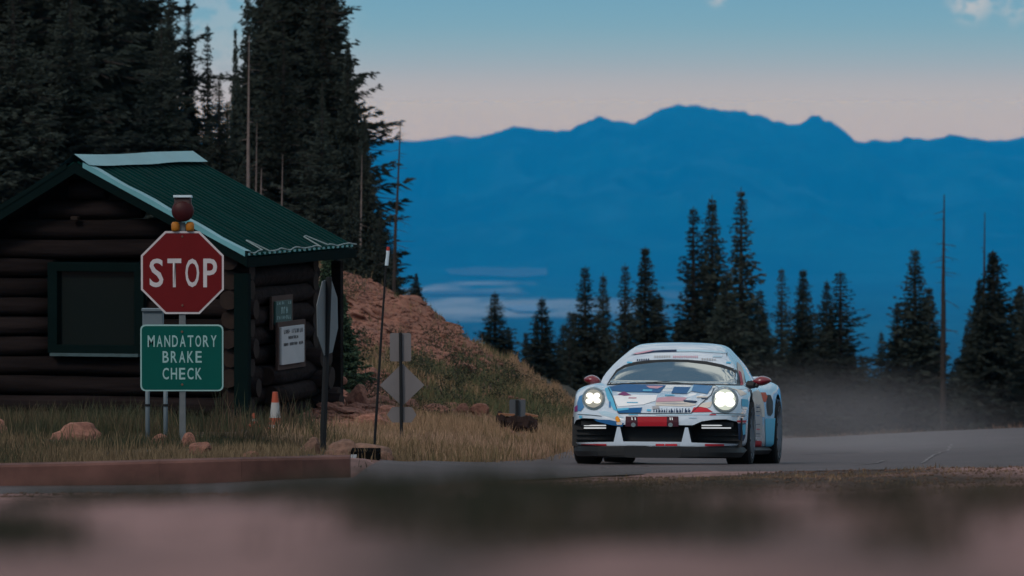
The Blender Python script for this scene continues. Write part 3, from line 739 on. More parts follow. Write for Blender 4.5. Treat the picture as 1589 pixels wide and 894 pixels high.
# rake flashing lying on the roof's front edge
for side, ex, m_ in ((1, 2.1, m_trim), (-1, -2.08, m_dkgreen)):
    V = []; Fs = []; N_ = 12
    for i in range(N_ + 1):
        x = side * .10 + (ex - side * .10) * i / N_
        jj = .006 * math.sin(i * 1.7)
        V += [(x, -.055, roof_z(x) + .035), (x, -.05, roof_z(x) + .098 + jj), (x, .17 + jj * 2, roof_z(x) + .088 + jj)]
    for i in range(N_): 
        for k in (0, 1): Fs.append((3 * i + k, 3 * i + 3 + k, 3 * i + 4 + k, 3 * i + 1 + k))
    link("rake_flashing", mesh_np("rake_flashing", V, Fs), cab, m_)
V = []; Fs = []; N_ = 16                        # ridge cap, slightly buckled
for i in range(N_ + 1):
    y = -.07 + (LEN + .07) * i / N_; w_ = .19 + .008 * math.sin(i * .9); dz = .016 * math.sin(min(i, 10) / 10 * math.pi * 1.0) * -1 + .03
    V += [(-w_, y, roof_z(-w_) + .085 + dz), (0, y, HR + .115 + dz), (w_, y, roof_z(w_) + .083 + dz)]
for i in range(N_):
    for k in (0, 1): Fs.append((3 * i + k, 3 * i + 1 + k, 3 * i + 4 + k, 3 * i + 3 + k))
link("ridge_cap", mesh_np("ridge_cap", V, Fs), cab, m_trim)
# pale heating cable along the eave, looping up at three places, and the bright cut ends of the ribs
bm = bmesh.new(); pts = []
for i in range(45):
    y = .02 + i * .099; x = 2.135 + .008 * math.sin(i * 1.3); up = 0
    if i in (6, 7): up = -.24
    if i in (30, 31): up = -.26
    x += up; pts.append(Vector((x, y, roof_z(x) + .085 + (.02 if not up else .012) - .012 * math.sin(i * .9))))
for a, b in zip(pts[:-1], pts[1:]): tube(bm, a, b, .008, .008, 5, False)
link("heating_cable", bm_mesh("heating_cable", bm), cab, m_cable)
for i in range(22):
    y = .02 + i * .2 + .0125
    part_box("rib_end", (2.128, y - .01, roof_z(2.12) + .07), (.018, .035, .026), m_trim)
# small dark block high in the gable
part_box("gable_block", (-.10, yw - .17, HR - .62), (.09, .1, .05), m_logend, bevel=.01)
# notices on the side wall
m_backing = mat("brown_backing_board", (.055, .028, .022), rough=.9, noise=.3, scale=5)
m_notice = mat("white_notice_paint", (.42, .43, .45), rough=.6, noise=.1, scale=3)
m_ngreen = mat("green_notice_paint", (.008, .05, .045), rough=.6)
m_ink = mat("dark_ink", (.03, .03, .035), rough=.7)
m_pink = mat("pale_lettering", (.22, .33, .33), rough=.6)
def zc(py, d): return P(0, py, d).z - ZF
def side_board(name, v0, v1, pyt, pyb, m, label, off, marks):
    d = R0.y + (v0 + v1) / 2 * math.cos(TH); zt, zb = zc(pyt, d), zc(pyb, d)
    o = thing(name, cab.matrix_basis @ Vector((WX1 + off, (v0 + v1) / 2, (zt + zb) / 2)), label, "notice board", rz=-TH)
    h = zt - zb; w_ = v1 - v0
    bm = bmesh.new(); box(bm, (0, 0, 0), (.03, w_, h), bevel=.004); link("board", bm_mesh("board", bm), o, m)
    bm = bmesh.new(); box(bm, (-.03, .04, .0), (.03, w_ + .2, h + .12)); link("backing", bm_mesh("backing", bm), o, m_backing)
    bm = bmesh.new(); q_ = random.Random(int(v0 * 100))
    for (zz, hh, a, b, nlet) in marks:            # rows of small worn lettering
        step = (b - a) * w_ / nlet
        for i in range(nlet):
            if q_.random() < .13: continue
            y0 = -w_ / 2 + a * w_ + i * step
            box(bm, (.0175, y0 + step * .28, h / 2 - zz * h), (.002, step * .22, hh * h))
            if q_.random() < .8: box(bm, (.0178, y0 + step * .5, h / 2 - (zz + q_.choice((-.4, 0, .4)) * hh) * h), (.002, step * .42, hh * h * .28))
            if q_.random() < .6: box(bm, (.0175, y0 + step * .72, h / 2 - zz * h), (.002, step * .2, hh * h * .9))
    tag(link("lettering", bm_mesh("lettering", bm), o, m_ink if m is m_notice else m_pink), kind="stuff")
mw = Matrix.Translation(cab.location) @ Matrix.Rotation(-TH, 4, 'Z'); cab.matrix_basis = mw
side_board("notice_board", 1.34, 2.26, 503, 561, m_notice, "white notice with three lines of dark print on the cabin's side wall", .26, ((.13, .11, .08, .92, 12), (.30, .08, .28, .72, 7), (.47, .08, .08, .95, 17)))
side_board("green_notice_board", 1.30, 1.94, 464, 500, m_ngreen, "small dark green notice with pale lettering above the white notice", .20, ((.10, .12, .05, .95, 9), (.42, .28, .3, .75, 3), (.72, .15, .05, .95, 8), (.93, .08, .2, .9, 7)))

# ------------------------------------------------------------------ signs
m_alu = mat("galvanised_sign_back", (.13, .145, .155), rough=.55, metal=.3, noise=.2, scale=5)
m_post = mat("galvanised_post", (.14, .155, .165), rough=.6, metal=.3, noise=.25, scale=9)
m_dpost = mat("dark_steel_post", (.012, .013, .015), rough=.8, spec=.2)
m_red = mat("stop_red", (.13, .006, .008), rough=.6, spec=.15, noise=.12, scale=4)
m_wht = mat("sign_white", (.52, .48, .50), rough=.6, spec=.15, noise=.12, scale=9)
m_grn = mat("sign_green", (.0, .075, .062), rough=.6, spec=.12, noise=.1, scale=4)
m_mint = mat("sign_pale_green", (.26, .42, .42), rough=.6, spec=.15)
m_rust = mat("bolt_rust", (.12, .06, .04), rough=.8)
def sgn(px, pyb, d, name, label, cat):
    b = P(px, pyb, d); b.z = min(b.z, gz(b.x, b.y) + .02) ; t_ = thing(name, b, label, cat); s = d / F
    return t_, (lambda x, y: ((x - px) * s, (HOR - y) * s - b.z)), s
def octo(a, rot=22.5, n=8): return [(a / math.cos(R(180 / n)) * math.cos(R(rot + i * 360 / n)), a / math.cos(R(180 / n)) * math.sin(R(rot + i * 360 / n))) for i in range(n)]
def plate(parent, name, pts, y0, y1, m, off=(0, 0)):
    bm = bmesh.new(); prism(bm, [(x + off[0], z + off[1]) for x, z in pts], y0, y1); return link(name, bm_mesh(name, bm), parent, m)
def bolt(parent, x, z, y):
    bm = bmesh.new(); tube(bm, (x, y, z), (x, y - .008, z), .012, .010, 8); link("bolt", bm_mesh("bolt", bm), parent, m_rust)
# STOP sign with a flashing beacon
st, L2, s = sgn(283.5, 690, 56, "stop_sign", "red octagonal STOP sign with beacon on top, above the green sign", "stop sign")
cx, cz = L2(283.5, 423)
plate(st, "plate", octo(64.3 * s), -.004, .004, m_wht, (cx, cz)); fc = plate(st, "face", octo(61.2 * s), -.0065, -.0045, m_red, (cx, cz))
sign_letters("STOP", *L2(285, 423.5), 21.5 * s, 44.5 * s, 6.3 * s, -.0075, m_wht, st)
bolt(st, *L2(283.5, 367), -.007); bolt(st, *L2(283.5, 474), -.007)
bm = bmesh.new(); x0, zt = L2(283, 345); box(bm, (x0, .03, zt / 2 - .2), (.062, .035, zt + .4)); link("post", bm_mesh("post", bm), st, m_post)
# beacon
m_lens = mat("dark_red_lens", (.045, .006, .008), rough=.5, spec=.2, noise=.2, scale=20)
m_amb = mat("amber_lens", (.36, .13, .015), rough=.5, spec=.2)
m_cap = mat("pale_solar_cap", (.50, .60, .66), rough=.35)
m_hous = mat("beacon_housing", (.05, .022, .02), rough=.6)
bx, bz = L2(284.5, 327)
bm = bmesh.new(); lathe(bm, [(.001, -.075), (.07, -.07), (.098, -.05), (.110, -.01), (.110, .04), (.085, .07), (.001, .075)], 20, Matrix.Translation((bx, -.01, bz)) @ Matrix.Rotation(R(90), 4, 'X')); be = link("beacon", bm_mesh("beacon", bm), st, m_lens, smooth=True)
bm = bmesh.new(); x_, z_ = L2(284.5, 315); box(bm, (x_, .01, z_ + .02), (.165, .16, .09), bevel=.02); link("housing", bm_mesh("housing", bm), be, m_hous)
bm = bmesh.new(); x_, z_ = L2(284.5, 305); box(bm, (x_, 0, z_), (.178, .20, .022), rx=R(-3)); link("solar_cap", bm_mesh("solar_cap", bm), be, m_cap)
for px_ in (273, 295.5):
    bm = bmesh.new(); x_, z_ = L2(px_, 351.5); lathe(bm, [(.001, -.047), (.036, -.045), (.042, -.02), (.042, .022), (.030, .044), (.001, .047)], 14, Matrix.Translation((x_, 0, z_)))
    link("amber_lamp", bm_mesh("amber_lamp", bm), be, m_amb, smooth=True)
# green sign
gs, L2, s = sgn(283, 700, 55.8, "brake_check_sign", "green MANDATORY BRAKE CHECK sign hanging below the stop sign", "sign")
cx, cz = L2(282.5, 555.5)
plate(gs, "plate", rounded(129 * s, 103.5 * s, 8 * s), -.004, .004, m_mint, (cx, cz)); plate(gs, "face", rounded(124.5 * s, 99 * s, 6.5 * s), -.0065, -.0045, m_grn, (cx, cz))
for word, py_, lw, gp in (("MANDATORY", 529.5, 9.0, 3.0), ("BRAKE", 554, 9.6, 3.2), ("CHECK", 580, 9.6, 3.2)):
    sign_letters(word, *L2(283, py_), lw * s, 18 * s, gp * s, -.0075, m_mint, gs)
bolt(gs, *L2(283, 515), -.007); bolt(gs, *L2(283, 597), -.007)
bm = bmesh.new(); x0, zt = L2(283, 500); box(bm, (x0, .02, zt / 2 - .2), (.055, .028, zt + .4)); link("post", bm_mesh("post", bm), gs, m_post)
# grey cabinet on two conduits behind the signs
ub, L2, s = sgn(238, 690, 58, "utility_cabinet", "grey metal cabinet on two pipes half hidden behind the green sign", "utility box")
m_cab = mat("cabinet_grey", (.115, .15, .175), rough=.5, noise=.15, scale=4)
x_, z_ = L2(238, 515); bm = bmesh.new(); box(bm, (x_, 0, z_), (32 * s, .16, 72 * s), bevel=.008); bd = link("body", bm_mesh("body", bm), ub, m_cab)
x_, z_ = L2(238, 480.5); bm = bmesh.new(); box(bm, (x_, -.01, z_), (34 * s, .20, 3.5 * s)); link("lid", bm_mesh("lid", bm), bd, m_cab)
for px_ in (229, 257):
    x_, zt = L2(px_, 545); bm = bmesh.new(); tube(bm, (x_, 0, -.3), (x_, 0, zt), 3.4 * s, 3.4 * s, 12); lg = link("leg", bm_mesh("leg", bm), ub, m_cab, smooth=True)
    x_, zt = L2(px_, 629); bm = bmesh.new(); tube(bm, (x_, 0, zt - .012), (x_, 0, zt + .012), 4.6 * s, 4.6 * s, 12); link("clamp", bm_mesh("clamp", bm), lg, m_dpost)
x_, z_ = L2(246, 549); bm = bmesh.new(); box(bm, (x_, 0, z_), (.24, .05, .05)); link("bracket", bm_mesh("bracket", bm), ub, m_cab)
# octagonal sign seen nearly edge on from behind
es, L2, s = sgn(499.5, 668, 57, "stop_sign", "grey back of an octagonal sign seen almost edge-on beside the cabin, on a black post", "stop sign")
x1, zt = L2(511, 430); bm = bmesh.new()
bm2 = [(0.0, -.25), (x1, zt)]
tube(bm, (0, -.02, -.25), (x1, -.02, zt), 4.9 * s, 4.6 * s, 8); link("post", bm_mesh("post", bm), es, m_dpost)
xc, zc_ = L2(506, 492)
pl = plate(es, "plate", octo(58 * s), -.004, .004, m_alu); pl.location = (xc + .012, .035, zc_); pl.rotation_euler = (R(0), R(-4), R(76))
pf = plate(es, "face", octo(56 * s), .0045, .006, m_red); pf.parent = pl
m_alu2_ = mat('dull_reflector', (.17, .14, .14), rough=.6)
# thin marker wand
wd_, L2, s = sgn(578.5, 690, 58.5, "snow_marker", "thin leaning black snow stake with pale reflective tip", "marker stake")
x1, zt = L2(600.5, 392); bm = bmesh.new(); tube(bm, (0, 0, -.2), (x1 * .55, 0, zt * .52), 2.3 * s, 1.9 * s, 8); tube(bm, (x1 * .55, 0, zt * .52), (x1, 0, zt), 1.9 * s, 1.5 * s, 8); link("rod", bm_mesh("rod", bm), wd_, m_dpost)
xa, za = L2(600, 412); xb, zb_ = L2(602.3, 389); bm = bmesh.new(); tube(bm, (xa, 0, za), (xb, 0, zb_), 2.7 * s, 2.7 * s, 8); link("reflector", bm_mesh("reflector", bm), wd_, m_cap)
xa, za = L2(602.3, 389); xb, zb_ = L2(602.8, 383); bm = bmesh.new(); tube(bm, (xa, 0, za), (xb, 0, zb_), 2.8 * s, 2.4 * s, 8); link("tip", bm_mesh("tip", bm), wd_, mat("red_tip", (.35, .03, .02)))
# backs of three signs on one post
m_alu2 = mat("weathered_sign_back", (.17, .155, .16), rough=.6, metal=.2, noise=.2, scale=3)
cs, L2, s = sgn(623, 694, 62, "sign_post", "backs of a square, a diamond and a small plate on one dark post", "sign")
bm = bmesh.new(); _, zt = L2(623, 516); tube(bm, (.003, -.03, -.2), (-.01, -.03, zt), 2.5 * s, 2.5 * s, 6); link("post", bm_mesh("post", bm), cs, m_dpost)
plate(cs, "square_plate", rounded(33 * s, 44 * s, 3 * s), -.003, .003, m_alu2, L2(621.5, 539))
plate(cs, "diamond_plate", [(0, 34 * s), (-34.5 * s, 0), (0, -33 * s), (34.5 * s, 0)], .004, .010, m_alu2, L2(624, 598))
plate(cs, "small_plate", [(-23 * s, 0), (-15 * s, 12 * s), (15 * s, 12 * s), (23 * s, 0), (15 * s, -12 * s), (-15 * s, -12 * s)], -.003, .003, m_alu2, L2(623.5, 644))
# small sign behind the charred log
ss, L2, s = sgn(803, 668, 70, "marker_sign", "small grey square sign back on a dark bar behind the rotten log", "sign")
plate(ss, "plate", rounded(25 * s, 29 * s, 2 * s), 0, .005, mat("bluish_sign_back", (.075, .085, .10), rough=.6, metal=.2), L2(803, 635))
bm = bmesh.new(); _, zt = L2(803, 621); box(bm, (-.005, -.02, zt / 2 - .1), (5 * s, .03, zt + .2)); link("post", bm_mesh("post", bm), ss, m_dpost)
# the rotten log
m_char = mat("rotten_bark", (.035, .022, .02), rough=.95, noise=.5, scale=7, bump=.8, spec=.1)
m_cut = mat("orange_cut_wood", (.26, .115, .06), rough=.9, noise=.4, scale=9)
lb = P(803, 672, 68.5); lb.z = P(803, 673, 68.5).z; LOGC = (lb.x, 68.5, .30, 2.5)
lt = thing("fallen_log", lb, "dark rotten log with an orange end in the dry grass before the small sign", "log")
s = 68.5 / F; bm = bmesh.new(); N_ = 14; rings = []
for i in range(N_ + 1):
    x = (-31 + 61 * i / N_) * s; r_ = (13.5 + 2.5 * math.sin(i * 1.3) + (1.5 if i < 3 else 0)) * s; zc_ = (15 + 1.5 * math.sin(i * .8)) * s
    rings.append([bm.verts.new((x + (.02 * math.sin(k * 2.2)), math.cos(k * .698) * r_ * rnd.uniform(.85, 1.15) - i * .006, zc_ + math.sin(k * .698) * r_ * rnd.uniform(.8, 1.15))) for k in range(9)])
for a, b in zip(rings[:-1], rings[1:]):
    for k in range(9): bm.faces.new((a[k], b[k], b[(k + 1) % 9], a[(k + 1) % 9]))
bm.faces.new(rings[0]); bm.faces.new(rings[-1][::-1]); link("trunk", bm_mesh("trunk", bm), lt, m_char)
bm = bmesh.new(); bmesh.ops.create_icosphere(bm, subdivisions=2, radius=1, matrix=Matrix.Translation((23 * s, -.085, 17 * s)) @ Matrix.Diagonal((6.5 * s, 6 * s, 8 * s, 1)))
for v in bm.verts: v.co += Vector((rnd.uniform(-1, 1), rnd.uniform(-1, 1), rnd.uniform(-1, 1))) * s * .9
link("cut_end", bm_mesh("cut_end", bm), lt, m_cut)
bm = bmesh.new(); box(bm, (-17 * s, -.02, 30 * s), (26 * s, .10, 3 * s), ry=R(4)); link('splinter', bm_mesh('splinter', bm), lt, m_cut); bm = bmesh.new(); box(bm, (22 * s, -.02, 29 * s), (20 * s, .10, 3 * s), ry=R(12)); link("splinter", bm_mesh("splinter", bm), lt, m_cut)
# traffic cones
m_or = mat("cone_orange", (.36, .055, .018), rough=.6, noise=.15, scale=8); m_cw = mat("cone_white", (.33, .33, .33), rough=.6)
def cone(px, pyt, pyb, d, wb, wt, label, bands):
    s = d / F; b = P(px, pyb, d); t_ = thing("traffic_cone", b, label, "traffic cone", rz=.2); H_ = (pyb - pyt) * s
    bm = bmesh.new(); box(bm, (0, 0, .012), (wb * 1.3 * s, wb * 1.3 * s, .024), bevel=.006); link("base", bm_mesh("base", bm), t_, m_or)
    z0 = .024
    for f0, f1, m_ in bands:
        r = lambda f: (wb / 2 * (1 - f) + wt / 2 * f) * s
        bm = bmesh.new(); za, zb_ = max(z0, f0 * H_), f1 * H_; tube(bm, (0, 0, za), (0, 0, zb_), r(f0), r(f1), 18)
        link("sleeve" if m_ is m_cw else "body", bm_mesh("band", bm), t_, m_, smooth=False)
cone(427, 608, 667, 61, 21, 8, "orange and white traffic cone standing at the cabin corner in the grass", ((0, .14, m_cw), (.14, .32, m_or), (.32, .72, m_cw), (.72, 1, m_or)))
cone(394, 641, 662, 62.5, 14, 5, "small orange cone top showing between grass stems left of the taller cone", ((0, .4, m_or), (.4, .6, m_cw), (.6, 1, m_or)))

# ------------------------------------------------------------------ rocks
m_rock = mat("red_granite", (.34, .165, .12), rough=.95, noise=.5, scale=3.5, col2=(.13, .06, .05), bump=1.0, spec=.15, rand=.22)
m_rockd = mat("brown_rock", (.21, .12, .09), rough=.95, noise=.5, scale=4, col2=(.11, .07, .055), bump=.9, spec=.15, rand=.2)
def rock_mesh(seed, flat=1.0, sub=3):
    q_ = random.Random(seed); bm = bmesh.new(); bmesh.ops.create_icosphere(bm, subdivisions=sub, radius=1)
    cuts = []
    for _ in range(11):
        n_ = Vector((q_.gauss(0, 1), q_.gauss(0, 1), q_.gauss(0, .8))).normalized(); cuts.append((n_, q_.uniform(.55, .9)))
    ph = [q_.uniform(0, 6) for _ in range(6)]
    for v in bm.verts:
        p = v.co.copy()
        for n_, d_ in cuts:
            k_ = p.dot(n_) - d_
            if k_ > 0: p -= n_ * k_ * .92
        p += v.co * (.05 * math.sin(5 * p.x + ph[0]) * math.sin(6 * p.y + ph[1]) + .03 * math.sin(13 * p.z + ph[2]) + q_.uniform(-.02, .02))
        p.z *= flat; v.co = p
    me = bm_mesh("rock", bm); return me
rocks = [rock_mesh(i, (.6, .8, .45, .7, .35, .55, .9, .4)[i]) for i in range(8)]; rocks_s = [rock_mesh(20 + i, (.6, .8, .45, .7)[i], 2) for i in range(4)]
CLEAR = [LOGC, (P(585, 700, 52.5).x, 52.5, .62, 1.6), (P(500, 700, 52).x, 52.6, .30, 1.0)]
def rock(px0, px1, pyt, pyb, d, label, group=None, v=None, m=m_rock, name="rock", rz=None, tilt=0.0):
    me = rocks[rnd.randrange(8) if v is None else v].copy()
    if me.materials: me.materials.clear()
    s = d / F; c = P((px0 + px1) / 2, (pyt + pyb) / 2, d); o = link(name, me, None, m); CLEAR.append((c.x, d, (px1 - px0) * s * .5, 1.2 if d < 60 else .6))
    zs_ = [v_.co.z for v_ in me.vertices]; xs_ = [v_.co.x for v_ in me.vertices]
    w_ = (px1 - px0) * s; h_ = (pyb - pyt) * s
    o.scale = (w_ / (max(xs_) - min(xs_)), w_ / 2 * .8, h_ / (max(zs_) - min(zs_))); o.location = c
    o.rotation_euler = (0, tilt, rnd.uniform(-.3, .3) if rz is None else rz); return tag(o, label, "rock", group)
rock(66, 172, 656, 712, 58, "large low pinkish boulder in the grass left of the green sign", v=0)
rock(-30, 13, 646, 700, 59, "pink boulder cut by the left edge of the picture", v=3)
rock(282, 305, 670, 702, 55.5, "pale pink stone at the foot of the sign post", v=1)
rock(292, 332, 684, 714, 54, "pale stone just in front of the sign post's foot", v=5)
rock(232, 262, 674, 704, 57, "small pale stone at the foot of the cabinet's pipes", v=4)
rock(466, 502, 678, 716, 54.5, "brown rounded rock between the kerb's end and the edge-on sign", v=6, m=m_rockd)
rock(372, 402, 700, 716, 52.5, "small flat stone just behind the kerb", v=4)
rock(500, 560, 682, 722, 54.5, "rough brown slab above the drain, left piece", v=7, m=m_rockd, tilt=-.08)
rock(540, 610, 690, 718, 54.8, "rough brown slab roofing the drain opening, right piece", v=2, m=m_rockd, tilt=.12)
rock(586, 612, 700, 730, 54.4, "brown stone at the right end of the drain", v=3, m=m_rockd)
rock(566, 590, 712, 728, 53.6, "small dark stone in front of the drain opening", v=0, m=m_rockd)
rock(447, 505, 520, 600, 73, "upright pink boulder right behind the cabin's far corner", v=1)
rock(506, 538, 583, 600, 72, "flat-topped pink rock on the slope just right of the edge-on sign's post", v=4)
rock(536, 575, 596, 640, 71, "pointed pink rock left of the grey diamond sign", v=6)
rock(706, 730, 626, 645, 73, "small rounded red rock at the foot of the slope, left of a bigger one", v=0)
rock(730, 762, 625, 648, 73, "wider rounded red rock at the foot of the slope, left of the rotten log", v=3)
rock(645, 700, 626, 652, 71, "long pink slab right of the grey diamond sign", v=7, tilt=.1)
rock(578, 612, 640, 662, 69, "pale rock behind the foot of the leaning snow stake", v=2)
rock(520, 562, 500, 560, 82, "big steep red outcrop face high on the slope", v=1)
rock(612, 634, 470, 486, 93, "pale stone on the skyline of the slope beside the tiny spruce", v=3)
# drain
m_hole_shade = mat("drain_shade", (.006, .006, .006), rough=1, spec=0)  # black colour stands in for the shade inside the drain, on a solid block
dt = thing("storm_drain", P(566, 727, 53.2), "dark drain opening under brown slabs at the end of the kerb", "drain")
bm = bmesh.new(); s = 54 / F; box(bm, (0, .35, 12 * s), (44 * s, .6, 26 * s)); link("opening", bm_mesh("opening", bm), dt, m_hole_shade)
bm = bmesh.new(); box(bm, (-17 * s, .035, 16 * s), (9 * s, .02, 10 * s)); link("marker_plate", bm_mesh("marker_plate", bm), dt, mat("drain_marker", (.30, .33, .37), rough=.6))
# loose rocks over the hillside
q = random.Random(3); GRK = "loose rocks strewn over the red slope"
def slope_rock(px, d, w_, flat, m, lib, label, group, up=False):
    g_ = on_ground(px, d); gzv = float(ground_z(np.array([g_.x]), np.array([g_.y]))[0])
    me = lib[q.randrange(len(lib))]
    if not me.materials: me.materials.append(m_rock)
    o = link("rock", me); o.location = (g_.x, g_.y, gzv + w_ * flat * .12); o.scale = (w_ / 2 * (1.4 if up else 1), w_ / 2 * q.uniform(.7, 1.1), w_ / 2 * q.uniform(.5, .95) * flat)
    o.rotation_euler = (q.uniform(-.3, .3), q.uniform(.2, .6) if up else q.uniform(-.1, .35), q.uniform(-.5, .5)); tag(o, label, "rock", group)
n_r = 0
while n_r < 270:
    px = q.uniform(440, 800) if n_r % 5 > 1 else q.uniform(455, 620); d = q.uniform(69, 97) if n_r % 5 > 1 else q.uniform(65.5, 77)
    rk = float(rocky(np.array([px]), np.array([d]))[0])
    if q.random() > rk + .06: continue
    up = d > 82
    w_ = q.choice((.14, .18, .22, .26, .32, .38) if up else (.12, .16, .22, .3, .42)) * q.uniform(.8, 1.2)
    lab_ = (('larger ' if w_ > .27 else 'small ') + ('red slab among its like in the upper outcrop of the slope' if up else 'reddish stone among its like in the rubble at the foot of the slope')); grp_ = ('larger ' if w_ > .27 else 'small ') + ('slabs of the upper outcrop' if up else 'stones of the lower rubble')
    slope_rock(px, d, w_, q.uniform(.3, .6) if up else q.uniform(.5, .9), m_rock, rocks[:] if w_ > .25 else rocks_s, lab_, grp_, up); n_r += 1
# rubble: too many small stones to count
V = []; Fs = []
base = np.array([v.co[:] for v in rock_mesh(50, .7, 1).vertices]); bf = [tuple(p.vertices) for p in rock_mesh(50, .7, 1).polygons]
cnt = 0; allV = []; allF = []
r2 = np.random.default_rng(4)
pxs = r2.uniform(450, 840, 15000); ds = r2.uniform(66, 97, 15000); Xs = pxs - W0 / 2; Xs = Xs / F * ds
keep = (r2.random(15000) < rocky(pxs, ds) + .12); Xs, ds = Xs[keep], ds[keep]; Zs = ground_z(Xs, ds)
for x, y, z in zip(Xs, ds, Zs):
    s_ = .018 + .085 * r2.random() ** 2.5; a = r2.uniform(0, 6.28); c_, d_ = math.cos(a), math.sin(a)
    b_ = base * np.array([s_, s_ * r2.uniform(.6, 1), s_ * r2.uniform(.4, .9)]); b_ = np.stack([b_[:, 0] * c_ - b_[:, 1] * d_, b_[:, 0] * d_ + b_[:, 1] * c_, b_[:, 2]], 1) + (x, y, z)
    k = cnt * len(base); allV.append(b_); allF += [tuple(i + k for i in f) for f in bf]; cnt += 1
tag(link("rubble", mesh_np("rubble", np.concatenate(allV), allF), m=m_rock), "small red stones scattered over the slope", kind="stuff")
# gravel on the near bank
pxs = r2.uniform(-100, 1700, 5000); ds = r2.uniform(40, 48.5, 5000); Xs = (pxs - W0 / 2) / F * ds; Zs = ground_z(Xs, ds)
keep = ~in_poly(Xs, ds, road_xy); Xs, ds, Zs = Xs[keep], ds[keep], Zs[keep]; allV = []; allF = []; cnt = 0
for x, y, z in zip(Xs, ds, Zs):
    s_ = r2.uniform(.005, .02); b_ = base * np.array([s_, s_, s_ * .7]) + (x, y, z + s_ * .3); k = cnt * len(base); allV.append(b_); allF += [tuple(i + k for i in f) for f in bf]; cnt += 1
tag(link("gravel", mesh_np("gravel", np.concatenate(allV), allF), m=m_rockd), "pinkish gravel on the near bank", kind="stuff")

# ------------------------------------------------------------------ grass
def grass(name, n, px0, px1, d0, d1, h0, h1, cols, label, dens=None, seed=1, wid=.006, tuft=6, spread=.09, lean=.5):
    g_ = np.random.default_rng(seed); m_ = n // tuft
    px = g_.uniform(px0, px1, m_); d = g_.uniform(d0, d1, m_); X = (px - W0 / 2) / F * d
    k = np.ones(m_, bool)
    if dens is not None: k = g_.random(m_) < dens(px, d, X)
    k &= ~in_poly(X, d, road_xy)
    for cx_, cy_, r_, fr in CLEAR: k &= ~((np.abs(X - cx_) < r_) & (d < cy_ + r_) & (d > cy_ - r_ - fr) & (g_.random(m_) < .93))
    X, d = X[k], d[k]
    th = g_.uniform(.6, 1.25, len(X)) * (.55 + .9 * fbm(X, d, 1.1, 90)); tcx = np.clip((fbm(X, d * .8, 2.2, 95) - .5) * 2.6 + .5 + g_.normal(0, .12, len(X)), 0, .999)
    X = np.repeat(X, tuft); d = np.repeat(d, tuft); th = np.repeat(th, tuft); tcx = np.repeat(tcx, tuft); N_ = len(X)
    X = X + g_.normal(0, spread, N_); d = d + g_.normal(0, spread, N_); Z = ground_z(X, d) - .015
    h = g_.uniform(h0, h1, N_) * th; a = g_.uniform(0, 6.283, N_); ln = g_.uniform(0, lean, N_) * h; w_ = wid * g_.uniform(.7, 1.5, N_)
    b0 = np.stack([X - w_ / 2, d, Z], 1); b1 = np.stack([X + w_ / 2, d + w_ * .3, Z], 1)
    mx_, my_ = X + np.cos(a) * ln * .35, d + np.sin(a) * ln * .35
    c0 = np.stack([mx_ - w_ * .4, my_, Z + h * .6], 1); c1 = np.stack([mx_ + w_ * .4, my_, Z + h * .6], 1)
    t_ = np.stack([X + np.cos(a) * ln, d + np.sin(a) * ln, Z + h], 1)
    V = np.stack([b0, b1, c1, c0, t_], 1).reshape(-1, 3)
    i = np.arange(N_)[:, None] * 5
    me = bpy.data.meshes.new(name); me.vertices.add(N_ * 5); me.vertices.foreach_set('co', V.astype(np.float32).ravel())
    li = np.concatenate([i + np.array([[0, 1, 2, 3]]), i + np.array([[3, 2, 4]])], 1).astype(np.int32)
    me.loops.add(N_ * 7); me.loops.foreach_set('vertex_index', li.ravel())
    ls = (np.arange(N_)[:, None] * 7 + np.array([[0, 4]])).astype(np.int32).ravel()
    me.polygons.add(N_ * 2); me.polygons.foreach_set('loop_start', ls); me.update(calc_edges=True)
    cols = np.array(cols); ci = np.minimum((tcx * len(cols) + g_.normal(0, .6, N_)).clip(0, len(cols) - 1).astype(int), len(cols) - 1)
    cc = cols[ci] * g_.uniform(.7, 1.3, N_)[:, None]; cc = np.concatenate([cc, np.ones((N_, 1))], 1)
    ca = me.color_attributes.new("blade", 'FLOAT_COLOR', 'POINT'); ca.data.foreach_set('color', np.repeat(cc, 5, 0).astype(np.float32).ravel())
    o = link(name, me, None, m_blade); return tag(o, label, kind="stuff")
m_blade = mat("grass_blades", (.1, .1, .05), rough=.8, attr="blade", spec=.15)
gcols = [(.030, .036, .022), (.045, .048, .026), (.075, .058, .036), (.12, .085, .052), (.16, .115, .07)]
dcols = [(.24, .155, .095), (.28, .18, .115), (.18, .125, .07), (.12, .095, .052), (.29, .19, .13)]
def clumpy(s_, a=.35, b=5, sd_=5): return lambda px, d, X: np.clip((fbm(X, d * .7, s_, sd_) - a) * b, .05, 1)
grass("verge_grass", 40000, -60, 640, 50.45, 58, .03, .15, gcols, "mixed green and straw grass on the verge in front of the cabin", clumpy(1.3), 1)
grass("verge_grass", 30000, -60, 520, 58, 66.5, .08, .30, gcols[:3], "taller green grass against the cabin wall", clumpy(1.0, .38), 2)
def nonrock(px, d, X): return np.clip(1.0 - rocky(px, d) * .96, .03, 1) * np.clip((fbm(X, d, 1.6, 15) - .25) * 5, .1, 1)
grass("dry_grass", 52000, 440, 930, 57, 72, .04, .17, dcols, "straw-coloured dry grass at the foot of the hillside", nonrock, 3, spread=.12)
grass("dry_grass", 60000, 440, 960, 72, 96, .04, .17, dcols[:4] + [(.07, .08, .04), (.08, .085, .045)], "dry grass and weeds growing over the hillside", nonrock, 4, spread=.16, wid=.009)
grass("near_grass", 34000, -60, 1650, 5.6, 12, .012, .055, [(.022, .026, .018), (.035, .034, .024), (.06, .045, .032)], "short out-of-focus weeds on the near bank", lambda px, d, X: np.clip(near_dark(px, X, d) * 1.2 - .15, .02, 1), 5, wid=.002, spread=.02)
